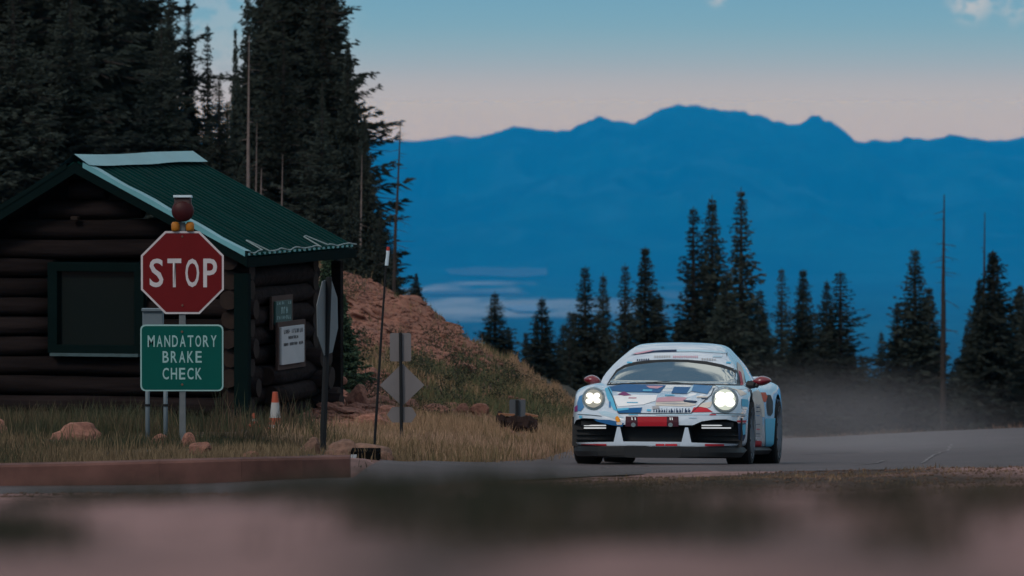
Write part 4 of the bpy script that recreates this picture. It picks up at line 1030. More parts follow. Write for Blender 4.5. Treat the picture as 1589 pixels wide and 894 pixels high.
grass("bank_grass", 14000, 700, 1650, 38, 49.5, .01, .05, dcols[:3] + [(.10, .07, .05)], "sparse dry grass on the bank in front of the road", clumpy(1.5, .42), 6, spread=.12)
grass("road_edge_grass", 9000, 960, 1650, 91, 99, .03, .13, [(.14, .085, .06), (.11, .075, .05), (.08, .065, .045)], "thin grass along the far edge of the road", clumpy(2.0, .4), 7, spread=.15, wid=.009)
grass("tall_weeds", 900, 320, 480, 58.5, 64, .22, .48, [(.025, .034, .02), (.035, .042, .024), (.09, .062, .04)], "tall weeds at the cabin corner around the cones", clumpy(.7, .45), 12, wid=.007, tuft=9, spread=.06, lean=.35)
grass("tall_weeds", 1500, -40, 330, 54, 64, .16, .34, [(.04, .045, .025), (.07, .06, .035), (.15, .11, .065)], "tall loose weeds in front of the cabin wall", clumpy(.9, .47), 13, wid=.006, tuft=7, spread=.07, lean=.4)
bm = bmesh.new(); q = random.Random(8)
# shrubs
def shrub_mesh(seed, n=420, leaf=.035, flat=.8):
    q_ = random.Random(seed); V = []; Fs = []
    lobes = [(Vector((q_.uniform(-.6, .6), q_.uniform(-.5, .5), q_.uniform(.2, .6) * flat)), q_.uniform(.3, .5)) for _ in range(7)]
    for _ in range(n):
        c_, r_ = q_.choice(lobes); v = Vector((q_.gauss(0, 1), q_.gauss(0, 1), q_.gauss(0, 1))).normalized() * r_ * q_.uniform(.5, 1.05)
        p = c_ + v; p.z = abs(p.z)
        a = Vector((q_.uniform(-1, 1), q_.uniform(-1, 1), q_.uniform(-.3, 1))).normalized() * leaf * q_.uniform(1, 2.6); b = a.cross(Vector((q_.uniform(-1, 1), q_.uniform(-1, 1), q_.uniform(-1, 1)))).normalized() * leaf * .5
        k = len(V); V += [p - b, p + a * .5 - b, p + a, p + b]; Fs.append((k, k + 1, k + 2, k + 3))
    for _ in range(14):
        a = q_.uniform(0, 6.28); e = Vector((math.cos(a) * .6, math.sin(a) * .5, .6 * flat)) * q_.uniform(.5, 1); k = len(V)
        V += [Vector((-.012, 0, -.05)), Vector((.012, 0, -.05)), e]; Fs.append((k, k + 1, k + 2))
    return mesh_np("shrub", V, Fs)
m_sage = mat("grey_green_leaves", (.045, .050, .032), rough=.9, noise=.5, scale=3, col2=(.02, .026, .018), rand=.25, spec=.1)
m_sageb = mat("dark_near_weeds", (.030, .038, .026), rough=.9, noise=.4, scale=6, col2=(.02, .024, .017), rand=.2, spec=.1)
shr = [shrub_mesh(i) for i in range(4)]
for m__ in shr: m__.materials.append(m_sage)
shr_n = [shrub_mesh(40 + i, 500, .03) for i in range(3)]
for m__ in shr_n: m__.materials.append(m_sageb)
def shrub(px, d, w_, h_, label, lib=shr, group=None, name="shrub"):
    g_ = on_ground(px, d); o = link(name, lib[q.randrange(len(lib))]); o.location = (g_.x, g_.y, float(ground_z(np.array([g_.x]), np.array([g_.y]))[0]) - .02)
    o.scale = (w_ / 2, w_ / 2, h_ * 1.35); o.rotation_euler = (0, 0, q.uniform(0, 6.28)); tag(o, label, "shrub", group)
for px, d, w_, h_, lb_ in ((692, 76, .9, .5, "grey-green bush low on the slope above the pink slab"), (668, 86, .8, .45, "dark bush on the upper slope under the tiny spruce"), (712, 84, 1.0, .4, "wide low bush halfway up the slope"),
        (738, 82, .8, .4, "olive bush right of the wide one halfway up the slope"), (760, 79, .9, .4, "olive bush above the rotten log"), (790, 84, .9, .35, "low bush on the skyline left of the car"), (836, 80, .8, .3, "low bush on the slope's lower right shoulder"),
        (575, 73, .7, .45, "dark bush behind the leaning snow stake"), (600, 74, .7, .4, "green bush between the stake and the three-sign post"), (672, 70, .7, .3, "small bush right of the three-sign post's foot"), (845, 74, .7, .28, "small bush right of the rotten log"),
        (545, 92, .8, .5, "grey bush high on the red slope near the wood"), (478, 84, .9, .7, "bush in the shade of the wood behind the cabin corner"), (860, 84, .8, .3, "bush where the slope meets the road"),
        (560, 80, 1.0, .5, "dark green bush between upper outcrop and lower rubble, left piece"), (620, 81, 1.0, .45, "dark green bush above the grey diamond sign"), (655, 79, .9, .4, "green bush between upper outcrop and the pink slab")):
    shrub(px, d, w_, h_, lb_)
for px, d, w_, h_ in ((700, 80, .8, .3), (650, 80, .6, .3), (770, 85, .8, .3), (810, 77, .6, .25), (745, 74, .6, .25), (820, 86, .8, .3), (725, 88, .8, .3), (690, 91, .8, .3), (880, 78, .6, .2), (640, 74, .6, .3), (560, 86, .6, .3), (620, 88, .6, .3)):
    shrub(px, d, w_, h_, "small olive bush among others in the hillside grass", group="small bushes in the hillside grass")
for px, d, w_, h_, lb_ in ((1130, 7.0, .17, .05, "dark blurred weed clump at the bottom, below the car's right side"), (1060, 8, .14, .05, "blurred weed clump at the bottom left of the one below the car's right side"), (1430, 6.9, .17, .06, "darkest blurred weed clump near the bottom right corner"), (1370, 8.2, .14, .045, "blurred weed left of the darkest clump at the bottom right"),
        (1290, 9.5, .18, .035, "faint blurred weed between the two bottom clumps"), (560, 9.3, .34, .05, "wide blurred weed patch in the bottom middle"), (470, 10, .30, .045, "blurred weed patch below the kerb"), (690, 8.8, .26, .045, "blurred weed patch in the bottom middle, right piece"), (640, 7.6, .2, .05, "low blurred weed near the bottom edge, left of centre"),
        (880, 8.6, .34, .045, "blurred weed patch below the car's left wheel"), (180, 10.5, .34, .05, "blurred weed patch below the kerb's left part"), (990, 7.2, .16, .05, "blurred weed below the car's number panel"), (15, 6.6, .14, .06, "blurred weed in the bottom left corner"), (300, 10.5, .26, .035, "blurred weed patch below the green sign"), (1530, 8.5, .18, .04, "blurred weed close to the right edge at the bottom"), (790, 7.4, .16, .05, "blurred weed low in the bottom middle, left of the panel's line")):
    h_ *= 1.25; w_ *= 1.1
    shrub(px, d, w_, h_, lb_, shr_n, None, "weed_clump")
# ------------------------------------------------------------------ the car (local frame: x = picture right, y = towards its tail, z up; origin under the nose)
m_paint = mat("white_livery_paint", (.52, .60, .69), rough=.25, coat=.8, spec=.5)
m_blk = mat("black_plastic", (.010, .011, .013), rough=.55, spec=.3)
m_tyre = mat("tyre_rubber", (.014, .014, .015), rough=.85, spec=.2)
m_rim = mat("dark_rim", (.05, .05, .055), rough=.35, metal=.8)
m_glass = mat("windscreen_glass", (.26, .33, .36), rough=.03, spec=1.0, coat=1.0, metal=.8)
m_mir = mat("dark_red_mirror_paint", (.17, .008, .018), rough=.25, coat=1.0)
CY = R(8.5); CP = -math.atan(.060)
nose = P(1012, 722, 58); car = thing("sports_car", nose, "white sports coupe in blue and red racing livery coming up the road with headlights on", "car")
car.rotation_mode = 'YXZ'
MC = Matrix.Translation(nose) @ Matrix.Rotation(-CY, 4, 'Z') @ Matrix.Rotation(CP, 4, 'X')
car.rotation_mode = 'QUATERNION'; car.rotation_quaternion = MC.to_quaternion()
MCI = MC.inverted(); CAMC = MCI @ Vector((0, 0, 0))
def pchip(xk, yk, x):
    xk = np.array(xk, float); yk = np.array(yk, float); h = np.diff(xk); dl = np.diff(yk) / h
    m_ = np.zeros(len(xk)); m_[0], m_[-1] = dl[0], dl[-1]
    for i in range(1, len(xk) - 1): m_[i] = 0 if dl[i - 1] * dl[i] <= 0 else 2 * dl[i - 1] * dl[i] / (dl[i - 1] + dl[i])
    x = np.clip(x, xk[0], xk[-1]); i = np.clip(np.searchsorted(xk, x, side='right') - 1, 0, len(xk) - 2); t = (x - xk[i]) / h[i]
    return (1 + 2 * t) * (1 - t) ** 2 * yk[i] + t * (1 - t) ** 2 * h[i] * m_[i] + t * t * (3 - 2 * t) * yk[i + 1] + t * t * (t - 1) * h[i] * m_[i + 1]
YW = [0, .02, .06, .12, .22, .36, .52, .75, 1.0, 1.3, 1.7, 2.4, 2.8, 3.1, 3.47, 3.8, 4.1, 4.35, 4.48, 4.535]
WW = [.30, .46, .60, .70, .79, .855, .893, .918, .925, .912, .885, .885, .905, .935, .95, .945, .91, .82, .66, .40]
YC = [0, .03, .08, .15, .3, .6, 1.0, 1.35, 1.6, 3.0, 3.6, 4.1, 4.35, 4.48, 4.535]
ZC = [.44, .53, .575, .61, .655, .725, .80, .86, .87, .87, .90, .86, .80, .74, .62]
YF = [0, .05, .12, .22, .36, .52, .75, 1.0, 1.3, 1.7, 2.4, 2.9, 3.2, 3.5, 3.8, 4.1, 4.35, 4.48, 4.535]
ZF_ = [.44, .535, .585, .645, .73, .795, .830, .846, .852, .856, .866, .885, .915, .925, .915, .87, .78, .70, .60]
def lower_section(y):
    w_ = float(pchip(YW, WW, y)); zc_ = float(pchip(YC, ZC, y)); zf = float(pchip(YF, ZF_, y)); zb = .19 if y < 4.3 else .22 + (y - 4.3) * .5
    xf = min(.70, w_ * .78); mid = float(pchip([0, .3, 1.4, 3.0, 3.6, 4.5], [.35, .30, .15, .2, .4, .45], y))
    dz = zf - zb; pts = [(0, zb), (w_ * .6, zb), (w_ * .93, zb + .005), (w_ * .985, zb + min(.05, dz * .15)), (w_, min(.40, zb + dz * .45)), (w_ * .995, min(.56, zb + dz * .66)), (w_ * .965, zf - min(.075, dz * .2)), (w_ * .90, zf - min(.034, dz * .09)), (xf, zf), (xf * .80, zf * .72 + zc_ * .28), (xf * .55, zf * .22 + zc_ * .78), (xf * .25, zc_ + .002), (0, zc_)]
    return pts
def cabin_section(y):
    zt = float(pchip([1.24, 1.30, 1.6, 1.9, 2.12, 2.35, 2.7, 3.1, 3.5, 3.9, 4.2], [.83, .865, 1.035, 1.19, 1.272, 1.298, 1.302, 1.265, 1.17, 1.03, .88], y))
    wb = float(pchip([1.24, 1.5, 2.0, 2.8, 3.4, 4.2], [.70, .725, .73, .735, .71, .60], y)); wr = float(pchip([1.24, 1.5, 2.1, 2.8, 3.4, 4.2], [.58, .57, .50, .49, .47, .45], y))
    zb = .78; hh = zt - .86
    if hh < .05: wr = wb * .9
    f = max(0, min(1, (zt - .86) / .44)); wr_ = wb + (wr - wb) * min(1, f * 1.05)
    return [(0, zb), (wb * .9, zb), (wb, .84), (wb + (wr_ - wb) * .45, .86 + hh * .42), (wb + (wr_ - wb) * .85, .86 + hh * .76), (wr_ * .96, zt - hh * .10 - .005), (wr_ * .80, zt - hh * .045), (wr_ * .4, zt - hh * .01), (0, zt)]
def smooth_half(pts, n):
    p = np.array(pts); d_ = np.r_[0, np.cumsum(np.sqrt((np.diff(p, axis=0) ** 2).sum(1)) ** .6)]; u = np.linspace(0, d_[-1], n)
    return np.stack([pchip(d_, p[:, 0], u), pchip(d_, p[:, 1], u)], 1)
def loft(name, ys_, fn, n=44, mapz=None):
    V = []; Fs = []; m_ = 2 * n - 2
    for y in ys_:
        h = smooth_half(fn(y), n)
        ring = [(a, y, b) for a, b in h] + [(-a, y, b) for a, b in h[-2:0:-1]]
        V += ring
    for i in range(len(ys_) - 1):
        for k in range(m_): a = i * m_; Fs.append((a + k, a + (k + 1) % m_, a + m_ + (k + 1) % m_, a + m_ + k))
    Fs.append(tuple(range(m_))[::-1]); Fs.append(tuple(range((len(ys_) - 1) * m_, len(ys_) * m_)))
    return V, Fs
ysl = np.concatenate([np.linspace(0, .1, 9), np.linspace(.12, .6, 20), np.linspace(.64, 3.0, 44), np.linspace(3.05, 4.3, 26), np.linspace(4.33, 4.535, 8)])
Vb, Fb = loft("b", ysl, lower_section); ysc = np.linspace(1.24, 4.2, 60); Vc, Fcb = loft("c", ysc, cabin_section, 32)
bvh = BVHTree.FromPolygons([Vector(v) for v in Vb] + [Vector(v) for v in Vc], [f for f in Fb] + [tuple(i + len(Vb) for i in f) for f in Fcb], all_triangles=False)
def car_ray(px, py):
    d_ = (MCI @ P(px, py, 60)) - CAMC; d_.normalize()
    return bvh.ray_cast(CAMC, d_)
def boolean(me, cutters, name):
    o = bpy.data.objects.new("tmp", me); C.objects.link(o); cs_ = []
    for c_ in cutters:
        co = bpy.data.objects.new("cut", c_); C.objects.link(co); cs_.append(co); md = o.modifiers.new("b", 'BOOLEAN'); md.operation = 'DIFFERENCE'; md.solver = 'EXACT'; md.object = co; md.material_mode = 'TRANSFER'
    dg = bpy.context.evaluated_depsgraph_get(); dg.update(); r_ = bpy.data.meshes.new_from_object(o.evaluated_get(dg), depsgraph=dg)
    for x in cs_ + [o]: bpy.data.objects.remove(x)
    r_.name = name; return r_
def cutter(fn):
    bm = bmesh.new(); fn(bm); me = bm_mesh("cut", bm); me.materials.append(m_blk); return me
side_in = [(.362, .40), (.400, .235), (.845, .225), (.87, .30), (.868, .40), (.83, .455), (.74, .476), (.62, .472), (.50, .452), (.42, .415)]
cuts = [cutter(lambda bm, s_=s_: prism(bm, [(x * s_, z) for x, z in (side_in if s_ > 0 else side_in)], -.3, .50)) for s_ in (1, -1)]
cuts.append(cutter(lambda bm: prism(bm, [(-.338, .405), (-.300, .24), (.300, .24), (.338, .405)], -.3, .16)))
cuts.append(cutter(lambda bm: prism(bm, [(-.44, .412), (-.44, .388), (.44, .388), (.44, .412)], -.3, .20)))
for s_ in (1, -1):
    cuts.append(cutter(lambda bm: tube(bm, (s_ * .60, 1.02, .345), (s_ * 1.2, 1.02, .345), .385, .385, 48)))
    cuts.append(cutter(lambda bm: tube(bm, (s_ * .56, 3.47, .36), (s_ * 1.2, 3.47, .36), .405, .405, 48)))
def clean(me):
    b = bmesh.new(); b.from_mesh(me); bmesh.ops.remove_doubles(b, verts=b.verts, dist=1e-5); bmesh.ops.recalc_face_normals(b, faces=b.faces); b.to_mesh(me); b.free(); return me
bme = clean(mesh_np("body", Vb, Fb)); bme.materials.append(m_paint)
bme = boolean(bme, cuts, "body")
bme.polygons.foreach_set('use_smooth', [True] * len(bme.polygons))
try: bme.set_sharp_from_angle(angle=R(35))
except Exception: pass
body = link("body", bme, car)
roof = link("cabin_shell", clean(mesh_np("cabin_shell", Vc, Fcb)), car, m_paint, smooth=True)
# lower black lip and underside
def lip_section(y):
    w_ = float(pchip(YW, WW, y)) * (.985 if y < .75 else .97); zb = .075 if y < .6 else .11
    return [(0, zb), (w_ * .8, zb), (w_ * .96, zb + .01), (w_, zb + .05), (w_ * .99, .185), (w_ * .9, .2), (w_ * .5, .2), (0, .2)]
lv, lf_ = loft("lip", np.concatenate([np.linspace(.0, .5, 20), np.linspace(.55, 4.3, 30)]), lip_section, 16)
lme = clean(mesh_np("underbody", lv, lf_)); lme.materials.append(m_blk)
lme = boolean(lme, [cutter(lambda bm, s_=s_, yy=yy, r_=r_: tube(bm, (s_ * .58, yy, .345), (s_ * 1.2, yy, .345), r_, r_, 32)) for s_ in (1, -1) for yy, r_ in ((1.02, .385), (3.47, .405))], "underbody")
link("underbody", lme, car)
# projected skin pieces
def skin(name, poly, m, layer=1, parent=None, step=3.0, thick=0.0, zoom=True, closed=True):
    """a piece of film or glass following the bodywork; outline given as seen from the road"""
    pts = [(860 + u / 4.0632, 520 + v / 4.0632) for u, v in poly] if zoom else poly
    bm = bmesh.new(); bm.faces.new([bm.verts.new((x, y, 0)) for x, y in pts])
    return skin_bm(name, bm, m, layer, parent, step)
def skin_bm(name, bm, m, layer=1, parent=None, step=3.0):
    xs_ = [v.co.x for v in bm.verts]; ys_ = [v.co.y for v in bm.verts]
    x = min(xs_) + step
    while x < max(xs_): bmesh.ops.bisect_plane(bm, geom=bm.verts[:] + bm.edges[:] + bm.faces[:], plane_co=(x, 0, 0), plane_no=(1, 0, 0)); x += step
    y = min(ys_) + step * .5
    while y < max(ys_): bmesh.ops.bisect_plane(bm, geom=bm.verts[:] + bm.edges[:] + bm.faces[:], plane_co=(0, y, 0), plane_no=(0, 1, 0)); y += step * .5
    bmesh.ops.triangulate(bm, faces=bm.faces)
    bad = []
    for v in bm.verts:
        h, n_, i_, d_ = car_ray(v.co.x, v.co.y)
        if h is None:
            q_ = (MCI @ P(v.co.x, v.co.y, 60)); dd = (q_ - CAMC).normalized(); tt = 58.8
            h, n_, i_, d_ = bvh.find_nearest(CAMC + dd * tt)
        v.co = h + (n_ if n_.dot(v.co * 0 + (h - CAMC)) < 0 else -n_) * (.0022 + .0012 * layer) + Vector((0, -.001 * layer, 0))
    for f in bm.faces:
        ys2 = [v.co.y for v in f.verts]
        if max(ys2) - min(ys2) > 1.7: bad.append(f)
    bmesh.ops.delete(bm, geom=bad, context='FACES')
    me = bpy.data.meshes.new(name); bm.to_mesh(me); bm.free()
    o = link(name, me, parent or car, m, smooth=True); return o
def film(n_, c_): return mat("livery_" + n_, c_, rough=.5, coat=.0, spec=.12)
F_BLUE = film("blue", (.012, .10, .26)); F_DB = film("navy", (.012, .03, .075)); F_CY = film("light_blue", (.10, .42, .62)); F_RED = film("red", (.48, .03, .045)); F_OR = film("orange", (.62, .10, .03))
F_PK = film("pink", (.55, .30, .36)); F_MG = film("magenta", (.20, .03, .14)); F_GR = film("grey", (.36, .35, .36)); F_WH = film("white", (.86, .86, .87)); F_BG = film("beige", (.62, .56, .50)); F_MB = film("mid_blue", (.06, .19, .38)); F_YE = film("yellow", (.75, .28, .02)); F_PB = film("pale_blue", (.42, .58, .68))
def st_(poly, m, layer=1, label=None, step=3.0):
    o = skin("livery_patch", poly, m, layer, None, step); 
    if label: o['label'] = label
st_([(345, 326), (440, 311), (560, 313), (705, 318), (665, 366), (560, 362), (440, 360), (362, 352)], F_BLUE)
st_([(578, 322), (692, 324), (650, 340), (600, 336)], F_PK, 2)
st_([(400, 376), (440, 358), (487, 383), (440, 386)], F_MG, 3)
st_([(318, 338), (345, 326), (362, 352), (372, 400), (405, 486), (372, 470), (335, 400)], F_CY)
st_([(372, 384), (500, 378), (650, 380), (640, 415), (560, 440), (405, 452), (388, 430)], F_WH, 1)
st_([(395, 466), (556, 458), (545, 490), (408, 493)], F_BLUE, 2)
st_([(395, 466), (470, 461), (470, 472), (400, 480)], F_CY, 3)
st_([(756, 328), (862, 330), (836, 372), (738, 369)], F_BLUE, 2)
st_([(880, 314), (1000, 322), (966, 373), (866, 355)], F_MB, 2)
st_([(862, 330), (880, 314), (866, 355), (836, 372)], F_PB, 2)
st_([(652, 396), (740, 390), (838, 396), (812, 418), (640, 424)], F_PK, 1)
st_([(640, 426), (812, 420), (900, 440), (850, 452), (640, 446)], F_BG, 1)
st_([(815, 412), (905, 418), (890, 430), (820, 424)], F_DB, 3)
st_([(648, 432), (760, 428), (850, 436), (760, 440)], F_GR, 2)
st_([(618, 452), (660, 450), (662, 466), (620, 470)], F_GR, 3)
st_([(880, 458), (925, 455), (962, 462), (1000, 486), (864, 489)], F_RED, 2)
st_([(940, 430), (1000, 420), (985, 455), (965, 462), (925, 455), (900, 452)], F_BG, 2)
st_([(1012, 318), (1100, 316), (1190, 322), (1225, 340), (1150, 345), (1040, 332)], F_PB, 1)
st_([(1100, 332), (1180, 350), (1215, 372), (1175, 385), (1150, 350)], F_BG, 2)
st_([(1180, 402), (1222, 408), (1220, 452), (1180, 450)], F_CY, 2)
st_([(1184, 455), (1218, 458), (1216, 470), (1184, 466)], F_WH, 3)
st_([(160, 388), (182, 376), (178, 420), (190, 455), (168, 482), (148, 478), (146, 430)], F_MB, 2)
st_([(132, 455), (150, 440), (150, 480), (132, 484)], F_MG, 3)
st_([(200, 350), (260, 334), (300, 336), (318, 350), (250, 345), (205, 362)], F_PB, 2)
st_([(318, 480), (400, 500), (440, 520), (380, 528), (300, 505), (280, 485)], F_PB, 1)
st_([(250, 532), (350, 535), (440, 556), (430, 577), (350, 566), (270, 545)], F_BLUE, 2)
st_([(1150, 538), (1212, 538), (1206, 552), (1152, 550)], F_RED, 2)
st_([(1156, 556), (1206, 556), (1203, 640), (1192, 668), (1160, 662)], F_DB, 2)
st_([(1182, 566), (1204, 562), (1202, 625), (1188, 630)], F_CY, 3)
st_([(640, 500), (700, 498), (900, 499), (1210, 500), (1210, 506), (900, 505), (640, 506)], F_PB, 1)
for x0_, x1_ in ((170, 330), (700, 775), (640, 695), (950, 1070)):       # broken red line above the lip
    o = skin("livery_patch", [(x0_, 686), (x1_, 686), (x1_, 699), (x0_, 699)], F_RED, 2)
# illegible sponsor script at the foot of the bonnet
q = random.Random(12)
x_ = 625
while x_ < 858:
    w_ = q.uniform(9, 17); y_ = 482 - abs(x_ - 740) * .02
    st_([(x_ + 4, y_ - 16 + q.uniform(-2, 3)), (x_ + w_ * .55, y_ - 17), (x_ + w_ * .5, y_ + 8), (x_, y_ + 8)], F_DB, 3, step=8)
    if q.random() < .6: st_([(x_ + w_ * .5, y_ - 3), (x_ + w_, y_ - 5), (x_ + w_, y_ + 5), (x_ + w_ * .5, y_ + 8)], F_DB, 3, step=8)
    x_ += w_ + q.uniform(3, 6)
# roof, visor band and its print
st_([(480, 130), (560, 106), (680, 96), (772, 94), (772, 107), (640, 110), (540, 122)], F_DB, 2)
st_([(772, 94), (900, 93), (1050, 104), (1100, 116), (1060, 116), (900, 106), (772, 107)], F_PB, 2)
st_([(500, 118), (600, 99), (640, 97), (600, 108), (520, 124)], F_PK, 3)
for u0, u1, dv, col_, n__ in ((522, 605, 158, F_DB, 6), (632, 738, 141, F_GR, 7), (750, 910, 143, F_PK, 14), (930, 1025, 156, F_GR, 6)):
    st2 = (u1 - u0) / n__
    for i in range(n__):
        u = u0 + i * st2; vv = dv + ((u - 780) / 250) ** 2 * 6 * (0 if col_ is F_PK else 1) - 4
        st_([(u, vv + q.uniform(-2, 1) - 5), (u + st2 * .6, vv - 6), (u + st2 * .5, vv + 6 + q.uniform(-2, 2)), (u - 1, vv + 6)], col_, 3, step=10)
for (u, v_, w_, h_, m_) in ((1272, 452, 22, 8, F_DB), (1270, 480, 26, 5, F_DB), (1272, 505, 20, 6, F_MB), (1270, 560, 26, 5, F_DB), (1272, 590, 22, 8, F_RED), (1270, 620, 26, 5, F_DB), (1120, 508, 20, 7, F_GR), (1150, 508, 12, 7, F_GR), (1178, 508, 22, 7, F_DB),
        (196, 496, 26, 7, F_PB), (160, 508, 18, 16, F_CY), (470, 500, 60, 5, F_CY), (560, 345, 60, 12, F_CY), (470, 395, 50, 8, F_PK), (700, 378, 60, 7, F_CY), (900, 388, 70, 9, F_BG), (930, 400, 40, 6, F_DB), (460, 425, 70, 6, F_CY), (850, 520, 50, 5, F_PB), (1040, 335, 40, 9, F_DB), (980, 500, 40, 6, F_RED), (345, 420, 12, 40, F_MB), (585, 470, 26, 12, F_CY), (1000, 132, 60, 9, F_PB), (460, 170, 34, 10, F_CY), (1085, 170, 30, 12, F_CY)):
    st_([(u, v_), (u + w_, v_ + h_ * .1), (u + w_ * .94, v_ + h_), (u - w_ * .04, v_ + h_ * .95)], m_, 3, step=6)
# shut lines
def seam(pts, w_=2.2):
    for (a, b), (c, d) in zip(pts[:-1], pts[1:]):
        l_ = math.hypot(c - a, d - b); nx, ny = -(d - b) / l_ * w_, (c - a) / l_ * w_
        skin("panel_seam", [(a - nx, b - ny), (c - nx, d - ny), (c + nx, d + ny), (a + nx, b + ny)], m_seam, 3, step=4)
m_seam = mat("panel_seam", (.03, .035, .04), rough=.8, spec=.1)
seam([(340, 334), (372, 400), (404, 494), (640, 496), (864, 494)]); seam([(864, 494), (920, 440), (990, 380), (1010, 334)]); seam([(1240, 350), (1246, 420)], 3); seam([(150, 500), (230, 505), (300, 512)], 1.6)
seam([(1195, 498), (1060, 496), (990, 494)], 1.8); seam([(1088, 112), (1088, 134)], 2)
# glass
gf = skin("windscreen_frame", [(330, 316), (352, 280), (392, 222), (440, 192), (500, 173), (600, 160), (720, 155), (840, 157), (960, 167), (1060, 188), (1130, 212), (1150, 224), (1164, 270), (1172, 322), (820, 312), (520, 308)], m_blk, 2, step=4)
ws = skin("windscreen", [(342, 312), (366, 276), (400, 234), (450, 208), (520, 191), (640, 177), (730, 173), (840, 176), (960, 190), (1050, 208), (1120, 230), (1136, 244), (1146, 280), (1150, 316), (820, 307), (520, 303)], m_glass, 4, step=4)
skin("wiper", [(560, 303), (700, 297), (818, 306), (700, 303)], m_blk, 6, step=4)
skin("side_window", [(1184, 205), (1200, 214), (1222, 262), (1226, 312), (1206, 300), (1196, 250)], m_glass, 3, step=4)
st_([(1152, 168), (1176, 190), (1192, 225), (1200, 300), (1196, 318), (1178, 316), (1168, 270), (1154, 222)], F_BG, 2)
st_([(1158, 222), (1176, 235), (1192, 315), (1174, 318), (1166, 268)], F_RED, 3)
# flank pieces
st_([(1250, 362), (1282, 345), (1310, 372), (1322, 430), (1326, 520), (1300, 512), (1262, 440), (1248, 400)], F_BG, 1)
st_([(1300, 362), (1330, 362), (1342, 388), (1330, 424), (1316, 420)], F_OR, 3)
st_([(1258, 430), (1300, 440), (1312, 520), (1308, 640), (1262, 636), (1256, 560)], F_GR, 1)
st_([(1260, 665), (1305, 668), (1306, 708), (1262, 706)], F_RED, 2)
st_([(1328, 528), (1392, 524), (1386, 620), (1378, 735), (1334, 738), (1330, 640)], F_CY, 2)
st_([(1396, 400), (1424, 412), (1422, 432), (1404, 428)], F_DB, 3)
inl = skin("side_intake", [(1342, 376), (1362, 380), (1376, 420), (1376, 490), (1360, 512), (1346, 505), (1338, 440)], m_blk, 4, step=4); inl['label'] = "black air intake in the rear fender"
# nameplate panel: red with dark ends
pn = skin("number_panel", [(452, 514), (783, 514), (786, 577), (448, 577)], film("dark_maroon", (.05, .012, .022)), 4)
o = skin("panel_field", [(526, 516), (712, 516), (710, 574), (528, 574)], film("panel_red", (.34, .012, .022)), 5, pn)
for u in (500, 734):
    skin("round_sensor", [(u + 15 * math.cos(a * .628), 566 + 14 * math.sin(a * .628)) for a in range(10)], mat("sensor_grey", (.16, .20, .22), rough=.3), 6, pn, step=8)
for u in (488, 508, 728, 741):
    skin("panel_mark", [(u, 521), (u + 6, 521), (u + 8, 537), (u + 2, 538)], F_WH, 6, pn, step=8)
cr_ = skin("crest", [(386, 520), (398, 510), (412, 524), (418, 546), (402, 552), (388, 540)], F_YE, 4, step=8)
skin("crest_foot", [(392, 552), (418, 548), (430, 556), (428, 566), (396, 566)], F_BG, 4, cr_, step=8)
# intake grilles set back in their openings, and the four light bars
m_grille = mat("grille_mesh", (.012, .013, .015), rough=.7, noise=.6, scale=60)
for s_ in (1, -1):
    bm = bmesh.new(); box(bm, (s_ * .62, .40, .34), (.52, .03, .30)); gr_ = link("grille", bm_mesh("grille", bm), car, m_grille)
    for k in range(3):
        bm = bmesh.new(); box(bm, (s_ * .61, .36, .26 + k * .05), (.46, .03, .008)); link("slat", bm_mesh("slat", bm), gr_, m_blk)
m_drl = mat("lit_light_bar", (.3, .3, .3), emit=(.92, .96, 1.0), estr=.50)
for u0, u1 in ((170, 320), (936, 1112)):
    for v_ in (570, 586):
        a = MCI @ P(860 + u0 / 4.0632, 520 + v_ / 4.0632, 58.15); b = MCI @ P(860 + u1 / 4.0632, 520 + v_ / 4.0632, 58.15)
        a = CAMC + (a - CAMC) * 1.0; bm = bmesh.new()
        for w0, w1 in ((a, a.lerp(b, .5)), (a.lerp(b, .5), b)):
            yy0 = .03 + .42 * abs(w0.x) ** 2.2; yy1 = .03 + .42 * abs(w1.x) ** 2.2
            tube(bm, (w0.x + .0, yy0, w0.z), (w1.x, yy1, w1.z), .0065, .0065, 6)
        lb2 = link("light_bar", bm_mesh("light_bar", bm), car, m_drl)
    o = bmesh.new(); am, bm_ = MCI @ P(860 + u0 / 4.0632, 662, 58.15), MCI @ P(860 + u1 / 4.0632, 662, 58.15)
    box(o, ((am.x + bm_.x) / 2, .03 + .42 * abs((am.x + bm_.x) / 2) ** 2.2 + .035, .425), (abs(bm_.x - am.x) + .06, .05, .045), rz=(.33 if am.x > 0 else -.33)); link("light_bar_housing", bm_mesh("h", o), car, m_blk)
